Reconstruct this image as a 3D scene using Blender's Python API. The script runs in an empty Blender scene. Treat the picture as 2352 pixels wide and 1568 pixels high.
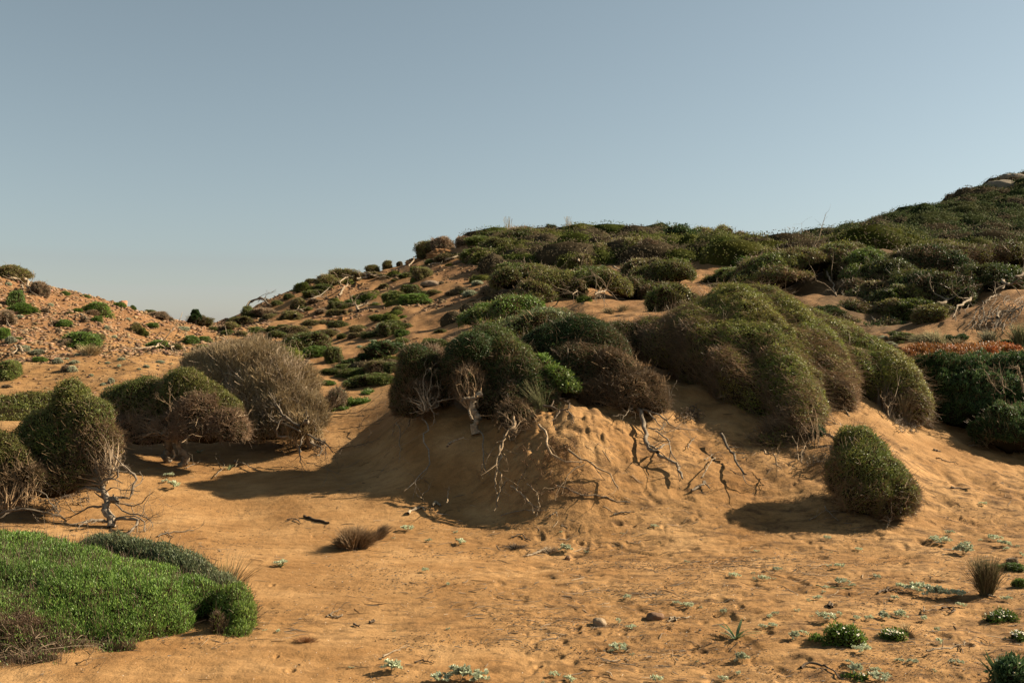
import bpy, math, random
import numpy as np
from mathutils import Vector

# ------------------------------------------------------------------ camera, sky, sun, exposure
scene = bpy.context.scene
C = scene.collection
F = 2287.0            # focal length in layout units (picture 2352 x 1568 units, 35 mm lens)
CX, CY, CAMZ = 1176.0, 784.0, 3.2
cam = bpy.data.cameras.new('camera'); cam.lens = 35.0; cam.sensor_width = 36.0
cam.clip_start = 0.1; cam.clip_end = 6000
camo = bpy.data.objects.new('camera', cam); C.objects.link(camo)
camo.location = (0, 0, CAMZ); camo.rotation_euler = (math.radians(90), 0, 0)
scene.camera = camo
SUN_EL, SUN_AZ = math.radians(32), math.radians(15)   # azimuth: from +X, turned behind the dunes
sdir = Vector((math.cos(SUN_EL) * math.cos(SUN_AZ), math.cos(SUN_EL) * math.sin(SUN_AZ), math.sin(SUN_EL)))
sun = bpy.data.lights.new('sun', 'SUN'); sun.energy = 5.0; sun.angle = math.radians(0.5); sun.color = (1.0, 0.85, 0.64)
suno = bpy.data.objects.new('sun', sun); C.objects.link(suno)
suno.rotation_euler = sdir.to_track_quat('Z', 'Y').to_euler()
world = bpy.data.worlds.new('World'); scene.world = world; world.use_nodes = True
wn = world.node_tree; bg = wn.nodes['Background']
sky = wn.nodes.new('ShaderNodeTexSky'); sky.sky_type = 'NISHITA'; sky.sun_disc = False
sky.sun_elevation = SUN_EL; sky.sun_rotation = math.atan2(sdir.x, sdir.y)
sky.air_density = 1.0; sky.dust_density = 0.6; sky.ozone_density = 1.5
hs = wn.nodes.new('ShaderNodeHueSaturation'); hs.inputs['Saturation'].default_value = 0.60; hs.inputs['Hue'].default_value = 0.471
hs.inputs['Value'].default_value = 0.775
wn.links.new(sky.outputs[0], hs.inputs['Color']); wn.links.new(hs.outputs[0], bg.inputs['Color'])
bg.inputs['Strength'].default_value = 0.05
scene.view_settings.view_transform = 'Standard'; scene.view_settings.look = 'None'
scene.view_settings.exposure = 1.36; scene.view_settings.gamma = 1.0
scene.cycles.max_bounces = 4; scene.cycles.diffuse_bounces = 2; scene.cycles.glossy_bounces = 1
scene.cycles.transmission_bounces = 2; scene.cycles.transparent_max_bounces = 4

rng = np.random.default_rng(7)

# ------------------------------------------------------------------ noise
def _h(ix, iy, iz, s):
    n = (ix * 374761393 + iy * 668265263 + iz * 2147483647 + s * 974634777) & 0xFFFFFFFF
    n = ((n ^ (n >> 13)) * 1274126177) & 0xFFFFFFFF
    n = ((n ^ (n >> 16)) * 2246822519) & 0xFFFFFFFF
    return ((n ^ (n >> 15)) & 0xFFFF) / 65535.0
def noise2(x, y, s=0):
    xi = np.floor(x).astype(np.int64); yi = np.floor(y).astype(np.int64)
    fx = x - xi; fy = y - yi; fx = fx * fx * (3 - 2 * fx); fy = fy * fy * (3 - 2 * fy)
    a = _h(xi, yi, 0, s); b = _h(xi + 1, yi, 0, s); c = _h(xi, yi + 1, 0, s); d = _h(xi + 1, yi + 1, 0, s)
    return ((a + (b - a) * fx) * (1 - fy) + (c + (d - c) * fx) * fy) * 2 - 1
def noise3(P, s=0):
    I = np.floor(P).astype(np.int64); f = P - I; f = f * f * (3 - 2 * f)
    x, y, z = I[..., 0], I[..., 1], I[..., 2]; fx, fy, fz = f[..., 0], f[..., 1], f[..., 2]
    def L(zz):
        a = _h(x, y, zz, s); b = _h(x + 1, y, zz, s); c = _h(x, y + 1, zz, s); d = _h(x + 1, y + 1, zz, s)
        return (a + (b - a) * fx) * (1 - fy) + (c + (d - c) * fx) * fy
    return (L(z) * (1 - fz) + L(z + 1) * fz) * 2 - 1
def fbm2(x, y, o=3, s=0):
    v = 0; a = 1
    for k in range(o): v = v + a * noise2(x * 2 ** k + 13.7 * k, y * 2 ** k - 7.3 * k, s + k); a *= .5
    return v
def fbm3(P, o=2, s=0):
    v = 0; a = 1
    for k in range(o): v = v + a * noise3(P * 2 ** k + 5.1 * k, s + k); a *= .5
    return v
def smooth(a, b, x):
    t = np.clip((x - a) / (b - a), 0, 1); return t * t * (3 - 2 * t)

# crops of the photograph used as a drawing grid: offset of each in layout units, one crop unit = 0.2686
CROP = {'1': (0, 574.2), '2': (516.8, 488.1), '3': (1091, 488.1), '4': (1720.3, 373.2), '5': (0, 861.3), '6': (0, 1147.3),
        '7': (631.6, 803.9), '8': (1148.4, 803.9), 'a': (1720.3, 717.8), 'b': (574.2, 1147.3), 'c': (1148.4, 1147.3),
        'd': (1720.3, 1147.3), 'e': (1720.3, 976.1)}
def cu(k, x, y): o = CROP[k]; return o[0] + x * .2686, o[1] + y * .2686

# ------------------------------------------------------------------ the ground, as one sheet
def g(Y): return CY + CAMZ * F / Y
COLS = {
 -700: [(9, 0), (14, 0), (18, 1170), (22, 1040), (28, 930), (38, 720), (46, 520), (60, 600), (100, 790)],
 -250: [(9, 0), (13, 0), (17, 1190), (20, 1070), (24, 970), (29, 890), (34, 780), (40, 670), (46, 560), (58, 600), (80, 760)],
 0: [(9, 0), (11.5, 0), (13, 1325), (15, 1245), (17, 1190), (18.5, 1120), (20.5, 1040), (24, 960), (29, 890), (34, 800), (40, 705), (46, 626), (56, 660), (80, 770)],
 200: [(9, 0), (11, 0), (13, 1332), (15, 1252), (17, 1205), (19, 1110), (21, 1030), (25, 950), (30, 880), (36, 790), (42, 718), (46, 684), (56, 710), (80, 775)],
 330: [(17, 1200), (19, 1120), (22, 1030), (46, 712), (52, 722)],
 400: [(9, 0), (12, 0), (14.5, 1275), (17, 1195), (19.5, 1105), (21.5, 1045), (24, 970), (28, 900), (34, 830), (42, 780), (50, 743), (60, 754), (90, 780)],
 480: [(50, 762), (58, 752), (66, 760)],
 550: [(12, 0), (16, 0), (18, 1180), (20, 1100), (22.5, 1020), (24.5, 970), (28, 905), (34, 840), (45, 775), (58, 738), (66, 724), (80, 750), (120, 790)],
 700: [(14, 0), (16, 0), (17.5, 1185), (19.5, 1100), (22.5, 1010), (25, 955), (28, 905), (33, 860), (40, 800), (48, 745), (58, 695), (66, 657), (78, 690), (120, 785)],
 850: [(14, 0), (16.3, 0), (18, 1160), (20, 1080), (22.5, 995), (26, 920), (30, 880), (34, 845), (42, 780), (50, 720), (60, 660), (68, 627), (80, 665), (120, 780)],
 1000: [(12, 0), (14, 0), (16.6, 1220), (17.9, 1160), (18.8, 1090), (19.6, 1008), (20.5, 937), (21.7, 890), (24, 880), (28, 865), (34, 815), (42, 750), (52, 680), (62, 620), (70, 584), (82, 615), (130, 770)],
 1130: [(14, 0), (16.6, 1222), (17.5, 1180), (18.1, 1110), (18.8, 1035), (19.6, 975), (20.7, 938), (22.5, 905), (26, 862), (32, 800), (40, 735), (50, 665), (60, 600), (70, 548), (82, 575), (130, 750)],
 1200: [(16.5, 1224), (17.1, 1185), (17.5, 1110), (18.1, 1030)],
 1300: [(12, 0), (14, 0), (16.2, 1236), (16.8, 1188), (17.1, 1130), (17.5, 1060), (18.1, 995), (18.9, 952), (20, 928), (21.5, 905), (23.5, 868), (27, 830), (33, 770), (38, 715), (43, 672), (47, 665), (55, 620), (64, 575), (73, 549), (85, 575), (130, 740)],
 1450: [(14, 0), (16.4, 1222), (17.2, 1150), (17.9, 1075), (18.8, 1000), (20, 948), (22, 898), (25, 830), (30, 770), (36, 725), (42, 680), (46, 668), (55, 610), (64, 575), (73, 553), (85, 576), (130, 710)],
 1600: [(12, 0), (14, 0), (16.8, 1190), (17.8, 1110), (19, 1030), (20.5, 945), (22.5, 860), (25, 790), (28, 770), (34, 725), (41, 665), (46, 648), (52, 625), (60, 585), (70, 568), (85, 580), (120, 640)],
 1750: [(14, 0), (17, 1190), (18.3, 1100), (19.3, 1030), (20.5, 960), (22.5, 870), (25, 790), (27.5, 750), (31, 742), (37, 715), (43, 680), (48, 640), (56, 600), (66, 588), (80, 600), (100, 602), (120, 588), (140, 598)],
 1880: [(14, 0), (17, 1195), (18.3, 1090), (19.3, 1020), (20.5, 950), (22.5, 885), (25, 820), (29, 785), (34, 745), (39, 700), (45, 630), (52, 604), (62, 602), (80, 600), (100, 586), (125, 562), (150, 580)],
 2000: [(12, 0), (14, 0), (16.7, 1200), (17.6, 1130), (18.6, 1060), (20, 985), (22, 925), (24.5, 865), (27.5, 815), (31, 790), (36, 740), (41, 670), (47, 607), (56, 587), (70, 587), (90, 570), (115, 549), (140, 528), (170, 555), (260, 700)],
 2130: [(14, 0), (16.5, 1218), (18, 1140), (20, 1050), (22, 985), (24.5, 900), (27, 830), (29.5, 792), (32, 772), (36, 730), (41, 665), (47, 612), (56, 600), (75, 595), (95, 560), (120, 522), (145, 492), (175, 520)],
 2230: [(130, 487), (150, 462), (175, 480)],
 2280: [(14, 0), (16.5, 1224), (18.5, 1140), (20.5, 1065), (22.5, 1005), (25, 900), (27.5, 815), (29.5, 785), (32, 740), (35, 690), (39, 650), (45, 640), (58, 630), (75, 600), (95, 550), (125, 490), (155, 440), (185, 465)],
 2330: [(157, 407), (190, 440)],
 2400: [(9, 0), (14, 0), (16.5, 1229), (19, 1125), (21, 1055), (23, 1000), (25.5, 890), (28, 800), (30, 765), (32.5, 715), (35.5, 660), (40, 635), (48, 630), (60, 620), (80, 590), (100, 540), (130, 475), (160, 440), (190, 470)],
 3000: [(9, 0), (14, 0), (18, 1150), (22, 1030), (26, 880), (30, 760), (35, 650), (45, 600), (70, 560), (110, 500), (160, 520), (220, 560)]}
pts = []
for px, L in COLS.items():
    for Y, py in L:
        pts.append((px, Y, 0.0 if py == 0 else g(Y) - py))
for px in range(-700, 3100, 370):
    for Y in (3, 6): pts.append((px, Y, 0))
    for Y in (400, 900, 2500): pts.append((px, Y, 0))
pts = np.array(pts, float)
US, VS = 230.0, 0.13
PT = np.stack([pts[:, 0] / US, np.log(pts[:, 1]) / VS], 1)
def tps(d2): return 0.5 * d2 * np.log(d2 + 1e-12)
n = len(PT)
A = np.zeros((n + 3, n + 3)); D2 = ((PT[:, None] - PT[None]) ** 2).sum(2)
A[:n, :n] = tps(D2) + np.eye(n) * 0.06; A[:n, n] = 1; A[:n, n + 1:] = PT; A[n:, :n] = A[:n, n:].T
W = np.linalg.solve(A, np.concatenate([pts[:, 2], np.zeros(3)]))
def rfun(u, v):
    u = u.ravel() / US; v = v.ravel() / VS; out = np.empty(len(u))
    for i in range(0, len(u), 50000):
        a, b = u[i:i + 50000], v[i:i + 50000]
        d = (a[:, None] - PT[None, :, 0]) ** 2 + (b[:, None] - PT[None, :, 1]) ** 2
        out[i:i + 50000] = tps(d) @ W[:n] + W[n] + W[n + 1] * a + W[n + 2] * b
    return out
gu = np.linspace(-690, 3040, 1280)
gY = np.concatenate([np.exp(np.arange(math.log(2.2), math.log(8.2), .03)), np.exp(np.arange(math.log(8.2), math.log(24), .0028)),
                     np.exp(np.arange(math.log(24), math.log(200), .0065)), np.exp(np.arange(math.log(200), math.log(4500), .06))])
# coarse evaluation of the smooth form, then bilinear refinement
cu_, cv_ = np.linspace(-700, 3050, 240), np.linspace(math.log(2.1), math.log(4800), 330)
CUg, CVg = np.meshgrid(cu_, cv_)
RC = rfun(CUg, CVg).reshape(CUg.shape)
def bil(u, v):
    a = np.clip((u - cu_[0]) / (cu_[1] - cu_[0]), 0, len(cu_) - 1.001); b = np.clip((v - cv_[0]) / (cv_[1] - cv_[0]), 0, len(cv_) - 1.001)
    i = a.astype(int); j = b.astype(int); a -= i; b -= j
    # cubic-ish smoothing of the fractions is not used: the form is already smooth at this pitch
    return (RC[j, i] * (1 - a) + RC[j, i + 1] * a) * (1 - b) + (RC[j + 1, i] * (1 - a) + RC[j + 1, i + 1] * a) * b
HOLES = [('c', 1010, 205, 100, 50), ('c', 1140, 235, 60, 35), ('c', 1740, 300, 45, 40), ('c', 1665, 170, 60, 35), ('c', 1375, 385, 65, 45), ('c', 670, 375, 100, 34),
 ('c', 975, 535, 58, 34), ('c', 1695, 540, 68, 36), ('c', 1400, 760, 60, 35), ('c', 1080, 715, 44, 20), ('c', 2070, 465, 48, 35), ('c', 2285, 260, 45, 40),
 ('c', 1430, 1105, 66, 44), ('c', 1480, 1300, 58, 40), ('c', 820, 1280, 130, 50), ('c', 330, 1410, 80, 50), ('c', 1400, 240, 60, 30), ('c', 820, 1510, 70, 40),
 ('c', 1050, 1160, 80, 50), ('c', 2090, 1250, 90, 60), ('c', 550, 1215, 70, 34), ('c', 660, 1140, 90, 50), ('c', 1730, 1290, 100, 70),
 ('d', 155, 262, 46, 40), ('d', 320, 262, 46, 32), ('d', 455, 242, 44, 30), ('d', 720, 258, 70, 45), ('d', 600, 425, 58, 42), ('d', 930, 302, 66, 26),
 ('d', 1210, 230, 46, 24), ('d', 1410, 228, 36, 24), ('d', 1120, 343, 80, 24), ('d', 950, 385, 46, 24), ('d', 1350, 663, 44, 24), ('d', 1320, 550, 100, 50),
 ('d', 2105, 185, 60, 50), ('d', 2140, 232, 60, 40), ('d', 1870, 1240, 130, 60), ('e', 380, 497, 44, 28), ('e', 385, 633, 40, 30), ('e', 530, 468, 26, 18),
 ('b', 190, 738, 60, 36), ('b', 350, 1475, 90, 40), ('b', 225, 1350, 60, 24), ('b', 2110, 405, 50, 26), ('b', 535, 320, 40, 26), ('b', 1525, 400, 60, 22), ('b', 1110, 605, 50, 20),
 ('8', 960, 880, 50, 60), ('8', 975, 985, 60, 50), ('8', 1075, 965, 36, 36), ('8', 1140, 965, 36, 40), ('8', 960, 1100, 60, 50), ('8', 745, 725, 70, 50), ('8', 1645, 880, 50, 44), ('8', 1690, 960, 50, 40)]
HXY = []
def micro(x, y, Y, u):
    near = 1 - smooth(24, 34, Y)
    flat = 1 - smooth(16.5, 19, Y)
    leftcalm = smooth(950, 1250, u)
    z = fbm2(x * .55, y * .8, 2, 3) * .035 * (0.5 + .5 * leftcalm)
    z = z + fbm2(x * 2.1, y * 2.6, 3, 11) * .017 * (0.35 + .65 * np.maximum(leftcalm, smooth(13, 10, Y)))
    z = z + fbm2(x * 8, y * 9, 3, 21) * .0065 * near * (.4 + .6 * leftcalm) + .004 * near * np.sin(y * 26 + x * 5 + 3 * noise2(x * 1.3, y * 1.3, 25)) * smooth(-.2, .5, noise2(x * .6, y * .6, 26)) * (1 - leftcalm * .5)
    # lumpy pits of old footprints
    pn = noise2(x * 3.4 + 2 * noise2(x, y, 40), y * 4.2, 33)
    z = z - smooth(.4, .85, pn) * .036 * (0.12 + .88 * leftcalm) * near
    pn2 = noise2(x * 7.5 + 1.5 * noise2(x * 2, y * 2, 41), y * 8.5, 34); z = z - smooth(.45, .85, pn2) * .015 * (0.1 + .9 * leftcalm) * near
    # hummocks and gullies of the slopes behind
    far = smooth(24, 34, Y)
    z = z + fbm2(x * .22, y * .16, 3, 51) * .34 * far * (1 - .4 * smooth(60, 90, Y))
    z = z + fbm2(x * 1.0, y * .8, 3, 57) * .10 * far
    # mid slope of the dune: runnels down the face
    mid = smooth(17, 18.5, Y) * (1 - smooth(22, 25, Y))
    z = z + (np.abs(noise2(x * 2.2 + .5 * noise2(x, y, 8), y * .9, 61)) - .3) * .05 * mid * smooth(900, 1200, u) + fbm2(x * 1.3, y * 1.1, 3, 66) * .07 * mid * smooth(820, 1100, u)
    ero = mid * smooth(1080, 1160, u) * (1 - smooth(1400, 1480, u)); z = z + ero * (.10 * fbm2(x * 2.6, y * 3, 3, 97) + .05 * np.abs(noise2(x * 7, y * 6, 98)))
    for hx, hy, a, b, d in HXY:
        q = ((x - hx) / a) ** 2 + ((y - hy) / b) ** 2
        z = np.where(q < 9, z - d * np.exp(-q ** 1.6 * .9) + d * .28 * np.exp(-(np.sqrt(q) - 1.55) ** 2 * 5), z)
    return z
def height(x, y):
    Y = np.maximum(y, 2.2); u = CX + x / Y * F
    return bil(u, np.log(Y)) * Y / F + micro(x, y, Y, u)
GU, GY = np.meshgrid(gu, gY)
GX = (GU - CX) / F * GY
base_r = bil(GU, np.log(GY)) * GY / F
def make_hit(Z):
    PY = CY + (CAMZ - Z) * F / GY
    def hit(px, py):
        i = int(np.clip(np.searchsorted(gu, px), 1, len(gu) - 1)); col = PY[:, i]
        start = np.searchsorted(gY, 6.0)
        k = np.nonzero(col[start:] <= py)[0]
        j = start + (k[0] if len(k) else np.argmin(col[start:]))
        Y = gY[j]
        return np.array([(px - CX) / F * Y, Y, Z[j, i]])
    return hit
hit = make_hit(base_r)
for k, x, y, w, h in HOLES:
    p = hit(*cu(k, x, y)); a = w * .2686 * .5 * p[1] / F
    HXY.append((p[0], p[1], a * .72, max(a * .62, .04), a * .62))
GZ = base_r.ravel().copy(); xx, yy, uu = GX.ravel(), GY.ravel(), GU.ravel()
HS, HXY_all = HXY, HXY
HXY = []
GZ += micro(xx, yy, yy, uu)
GZ = GZ.reshape(GX.shape)
for hx, hy, a, b, d in HXY_all:
    j0, j1 = np.searchsorted(gY, hy - 3 * b), np.searchsorted(gY, hy + 3 * b) + 1
    X_, Y_ = GX[j0:j1], GY[j0:j1]
    q = ((X_ - hx) / a) ** 2 + ((Y_ - hy) / b) ** 2
    GZ[j0:j1] += np.where(q < 9, -d * np.exp(-np.minimum(q, 9) ** 1.6 * .9) + d * .28 * np.exp(-(np.sqrt(q) - 1.55) ** 2 * 5), 0)
hit = make_hit(GZ)
def P(px, py, Y): return np.array([(px - CX) / F * Y, Y, CAMZ - (py - CY) / F * Y])
def hz(x, y): return float(height(np.array([float(x)]), np.array([float(y)]))[0])

# ------------------------------------------------------------------ mesh helpers
def build(name, V, faces, mat, parent=None, tint=None, smooth_=False):
    """faces: list of (n,k) int arrays; tint: (len(V),3)"""
    me = bpy.data.meshes.new(name)
    V = np.ascontiguousarray(V, np.float32)
    faces = [f for f in faces if len(f)]
    loops = np.concatenate([f.ravel() for f in faces]).astype(np.int32)
    tot = np.concatenate([np.full(len(f), f.shape[1], np.int32) for f in faces])
    st = np.concatenate([[0], np.cumsum(tot)[:-1]]).astype(np.int32)
    me.vertices.add(len(V)); me.vertices.foreach_set('co', V.ravel())
    me.loops.add(len(loops)); me.loops.foreach_set('vertex_index', loops)
    me.polygons.add(len(tot)); me.polygons.foreach_set('loop_start', st); me.polygons.foreach_set('loop_total', tot)
    if smooth_: me.polygons.foreach_set('use_smooth', np.ones(len(tot), bool))
    if tint is not None:
        at = me.attributes.new('tint', 'FLOAT_COLOR', 'POINT')
        col = np.ones((len(V), 4), np.float32); col[:, :3] = tint
        at.data.foreach_set('color', col.ravel())
    me.update(); me.validate()
    me.materials.append(mat)
    o = bpy.data.objects.new(name, me); C.objects.link(o)
    if parent is not None: o.parent = parent
    return o
class Mesh:
    def __init__(s): s.V = []; s.F = {}; s.T = []; s.n = 0
    def add(s, V, Fs, T):
        V = V.reshape(-1, 3)
        for f in Fs:
            if len(f): s.F.setdefault(f.shape[1], []).append(f + s.n)
        s.V.append(V); T = np.asarray(T, float)
        s.T.append(np.broadcast_to(T, (len(V), 3)) if T.ndim == 1 else T); s.n += len(V)
    def build(s, name, mat, parent=None, origin=None, sm=False):
        V = np.concatenate(s.V)
        if origin is not None: V = V - np.asarray(origin)
        return build(name, V, [np.concatenate(v) for v in s.F.values()], mat, parent, np.concatenate(s.T), sm)
def unit(v): return v / (np.linalg.norm(v, axis=-1, keepdims=True) + 1e-9)
def leaves(m, Pn, D, Wd, L, Wl, T):
    """diamond leaves with a fold: Pn base, D long axis, Wd width axis"""
    L = np.broadcast_to(np.asarray(L, float), (len(Pn),))[:, None]; Wl = np.broadcast_to(np.asarray(Wl, float), (len(Pn),))[:, None]
    D = unit(D); Wd = unit(np.cross(np.cross(D, Wd), D))
    a = Pn; b = Pn + D * L * .5 + Wd * Wl * .5; c = Pn + D * L; d = Pn + D * L * .5 - Wd * Wl * .5
    V = np.stack([a, b, c, d], 1)
    i = np.arange(len(Pn))[:, None] * 4
    m.add(V, [np.concatenate([i, i + 1, i + 2, i + 3], 1)], np.repeat(T, 4, 0))
def tubes(m, pts, rad, T, sides=3):
    """pts (n,k,3), rad (n,k)"""
    nn, k, _ = pts.shape
    if nn == 0: return
    t = unit(np.gradient(pts, axis=1)); ref = unit(np.cross(t, np.where(np.abs(t[..., 2:3]) < .8, [0, 0, 1.], [1., 0, 0])))
    bi = np.cross(t, ref)
    an = np.arange(sides) * 2 * np.pi / sides
    V = pts[:, :, None] + (ref[:, :, None] * np.cos(an)[None, None, :, None] + bi[:, :, None] * np.sin(an)[None, None, :, None]) * rad[..., None, None]
    idx = np.arange(nn * k * sides).reshape(nn, k, sides)
    q = np.stack([idx[:, :-1], np.roll(idx[:, :-1], -1, 2), np.roll(idx[:, 1:], -1, 2), idx[:, 1:]], -1).reshape(-1, 4)
    T = np.asarray(T, float)
    T = np.broadcast_to(T, (nn * k * sides, 3)) if T.ndim == 1 else np.repeat(T, k * sides, 0)
    m.add(V, [q], T)
def spline(pl, m_):
    pl = np.array(pl, float); k = len(pl)
    if k == 2: pl = np.array([pl[0], (pl[0] + pl[1]) / 2, pl[1]]); k = 3
    t = np.linspace(0, k - 1 - 1e-6, m_); i = t.astype(int); f = (t - i)[:, None]
    p0 = pl[np.maximum(i - 1, 0)]; p1 = pl[i]; p2 = pl[np.minimum(i + 1, k - 1)]; p3 = pl[np.minimum(i + 2, k - 1)]
    return .5 * (2 * p1 + (p2 - p0) * f + (2 * p0 - 5 * p1 + 4 * p2 - p3) * f ** 2 + (3 * p1 - p0 - 3 * p2 + p3) * f ** 3)
def walk(st, d, ln, m_, wig, bend, rg):
    """n curved paths"""
    nn = len(st); pts = np.zeros((nn, m_, 3)); pts[:, 0] = st; d = unit(d); step = (ln / (m_ - 1))[:, None]
    for k in range(1, m_):
        d = unit(d + rg.normal(0, wig, (nn, 3)) + bend)
        pts[:, k] = pts[:, k - 1] + d * step
    return pts
def grow(pts, rad, k, lenf, spread, rg, m_=6, wig=.25, bend=(0, 0, .05), tmin=.25, rf=.6):
    nn, mm, _ = pts.shape
    idx = np.repeat(np.arange(nn), k); t = rg.uniform(tmin, 1, len(idx)) * (mm - 1.001); i = t.astype(int); f = (t - i)[:, None]
    st = pts[idx, i] * (1 - f) + pts[idx, i + 1] * f; dr = unit(pts[idx, i + 1] - pts[idx, i])
    L = np.linalg.norm(pts[:, -1] - pts[:, 0], axis=1)[idx] * lenf * rg.uniform(.5, 1.25, len(idx))
    d = unit(dr + rg.normal(0, spread, dr.shape))
    ch = walk(st, d, L, m_, wig, np.array(bend), rg)
    r0 = (rad[idx, i]) * rf
    return ch, r0[:, None] * np.linspace(1, .35, m_)[None]

# ------------------------------------------------------------------ materials
def mat(name): m = bpy.data.materials.new(name); m.use_nodes = True; nt = m.node_tree; return m, nt, nt.nodes['Principled BSDF']
def N(nt, t, **kw):
    o = nt.nodes.new(t)
    for k, v in kw.items():
        if k in o.inputs: o.inputs[k].default_value = v
        else: setattr(o, k, v)
    return o
def ramp(nt, src, stops):
    r = nt.nodes.new('ShaderNodeValToRGB'); e = r.color_ramp.elements
    while len(e) < len(stops): e.new(.5)
    for q, (p_, c) in zip(e, stops): q.position = p_; q.color = (*c, 1) if len(c) == 3 else c
    nt.links.new(src, r.inputs[0]); return r.outputs[0]
def mixc(nt, f, a, b, typ='MIX'):
    x = nt.nodes.new('ShaderNodeMix'); x.data_type = 'RGBA'; x.blend_type = typ
    for s, v in ((x.inputs[0], f), (x.inputs[6], a), (x.inputs[7], b)):
        if hasattr(v, 'links') or hasattr(v, 'is_linked'): nt.links.new(v, s)
        else: s.default_value = v if not isinstance(v, tuple) else (*v, 1)
    return x.outputs[2]
def foliage_mat(name, trans=.25, rough=.5, spec=.25, vary=.22):
    m, nt, b = mat(name)
    at = N(nt, 'ShaderNodeAttribute', attribute_name='tint'); oi = N(nt, 'ShaderNodeObjectInfo')
    h = N(nt, 'ShaderNodeHueSaturation')
    mr = N(nt, 'ShaderNodeMapRange'); mr.inputs[3].default_value = 1 - vary; mr.inputs[4].default_value = 1 + vary; nt.links.new(oi.outputs['Random'], mr.inputs[0])
    nt.links.new(mr.outputs[0], h.inputs['Value']); nt.links.new(at.outputs['Color'], h.inputs['Color'])
    nt.links.new(h.outputs[0], b.inputs['Base Color']); b.inputs['Roughness'].default_value = rough
    bw = N(nt, 'ShaderNodeRGBToBW'); nt.links.new(at.outputs['Color'], bw.inputs[0]); ms = N(nt, 'ShaderNodeMapRange'); ms.inputs[1].default_value = .05; ms.inputs[2].default_value = .09; ms.inputs[4].default_value = spec
    nt.links.new(bw.outputs[0], ms.inputs[0]); nt.links.new(ms.outputs[0], b.inputs['Specular IOR Level'])
    if trans:
        tr = N(nt, 'ShaderNodeBsdfTranslucent'); nt.links.new(h.outputs[0], tr.inputs[0])
        mx = N(nt, 'ShaderNodeMixShader'); mx.inputs[0].default_value = trans
        nt.links.new(b.outputs[0], mx.inputs[1]); nt.links.new(tr.outputs[0], mx.inputs[2]); nt.links.new(mx.outputs[0], nt.nodes['Material Output'].inputs[0])
    return m
M_LEAF = foliage_mat('leaf', .30, .5, .35)
M_SCRUB = foliage_mat('scrub_leaf', .2, .8, .08)
M_DRY = foliage_mat('dry_twig', 0, .85, .1)
M_BARK, nt, b = mat('bark')
at = N(nt, 'ShaderNodeAttribute', attribute_name='tint'); tc = N(nt, 'ShaderNodeTexCoord')
nz = N(nt, 'ShaderNodeTexNoise', Scale=14.0, Detail=5.0, Roughness=.65); nt.links.new(tc.outputs['Object'], nz.inputs[0])
nt.links.new(mixc(nt, 1.0, at.outputs['Color'], ramp(nt, nz.outputs[0], [(.3, (.35, .33, .3)), (.7, (1.25, 1.2, 1.12))]), 'MULTIPLY'), b.inputs['Base Color'])
b.inputs['Roughness'].default_value = .9; b.inputs['Specular IOR Level'].default_value = .15
bp = N(nt, 'ShaderNodeBump', Strength=.7, Distance=.02); nt.links.new(nz.outputs[0], bp.inputs['Height']); nt.links.new(bp.outputs[0], b.inputs['Normal'])
M_ROCK, nt, b = mat('rock')
at = N(nt, 'ShaderNodeAttribute', attribute_name='tint'); tc = N(nt, 'ShaderNodeTexCoord')
nz = N(nt, 'ShaderNodeTexNoise', Scale=9.0, Detail=6.0, Roughness=.6); nt.links.new(tc.outputs['Object'], nz.inputs[0])
nt.links.new(mixc(nt, 1.0, at.outputs['Color'], ramp(nt, nz.outputs[0], [(.3, (.6, .58, .55)), (.7, (1.2, 1.2, 1.2))]), 'MULTIPLY'), b.inputs['Base Color'])
b.inputs['Roughness'].default_value = .9; b.inputs['Specular IOR Level'].default_value = .2
bp = N(nt, 'ShaderNodeBump', Strength=.6, Distance=.03); nt.links.new(nz.outputs[0], bp.inputs['Height']); nt.links.new(bp.outputs[0], b.inputs['Normal'])
# sand: orange dune sand, brown where it is crusted or littered, stony on the slopes (attribute tint: r = stony, g = litter, b = painted shade and scrub soil)
M_SAND, nt, b = mat('orange_sand')
at = N(nt, 'ShaderNodeAttribute', attribute_name='tint'); sp = N(nt, 'ShaderNodeSeparateColor'); nt.links.new(at.outputs['Color'], sp.inputs[0])
tc = N(nt, 'ShaderNodeTexCoord')
def nse(sc, det=4.0, ro=.6, vec=None):
    q = N(nt, 'ShaderNodeTexNoise', Scale=sc, Detail=det, Roughness=ro); nt.links.new(vec or tc.outputs['Object'], q.inputs[0]); return q.outputs[0]
sand = ramp(nt, nse(.9, 5), [(.32, (.222, .115, .041)), (.52, (.296, .167, .067)), (.70, (.365, .218, .095))])
fine = ramp(nt, nse(60, 5, .8), [(.32, (.66, .62, .58)), (.5, (1, 1, 1)), (.7, (1.18, 1.18, 1.18))])
sand = mixc(nt, 1.0, sand, fine, 'MULTIPLY')
sand = mixc(nt, 1.0, sand, ramp(nt, nse(.35, 3), [(.35, (.90, .88, .85)), (.65, (1.08, 1.09, 1.10))]), 'MULTIPLY')
mp = N(nt, 'ShaderNodeMapping'); mp.inputs['Scale'].default_value = (1.0, 2.2, 1.0); nt.links.new(tc.outputs['Object'], mp.inputs[0])
lit = ramp(nt, nse(2.3, 8, .78, mp.outputs[0]), [(.46, (0, 0, 0)), (.62, (1, 1, 1))])
lf = N(nt, 'ShaderNodeMath', operation='MULTIPLY'); nt.links.new(lit, lf.inputs[0]); nt.links.new(sp.outputs[1], lf.inputs[1])
sand = mixc(nt, lf.outputs[0], sand, (.098, .055, .025))
stony = ramp(nt, nse(3.0, 8, .7), [(.3, (.125, .060, .026)), (.5, (.200, .104, .046)), (.72, (.255, .142, .070))])
sand = mixc(nt, sp.outputs[0], sand, stony)
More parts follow.
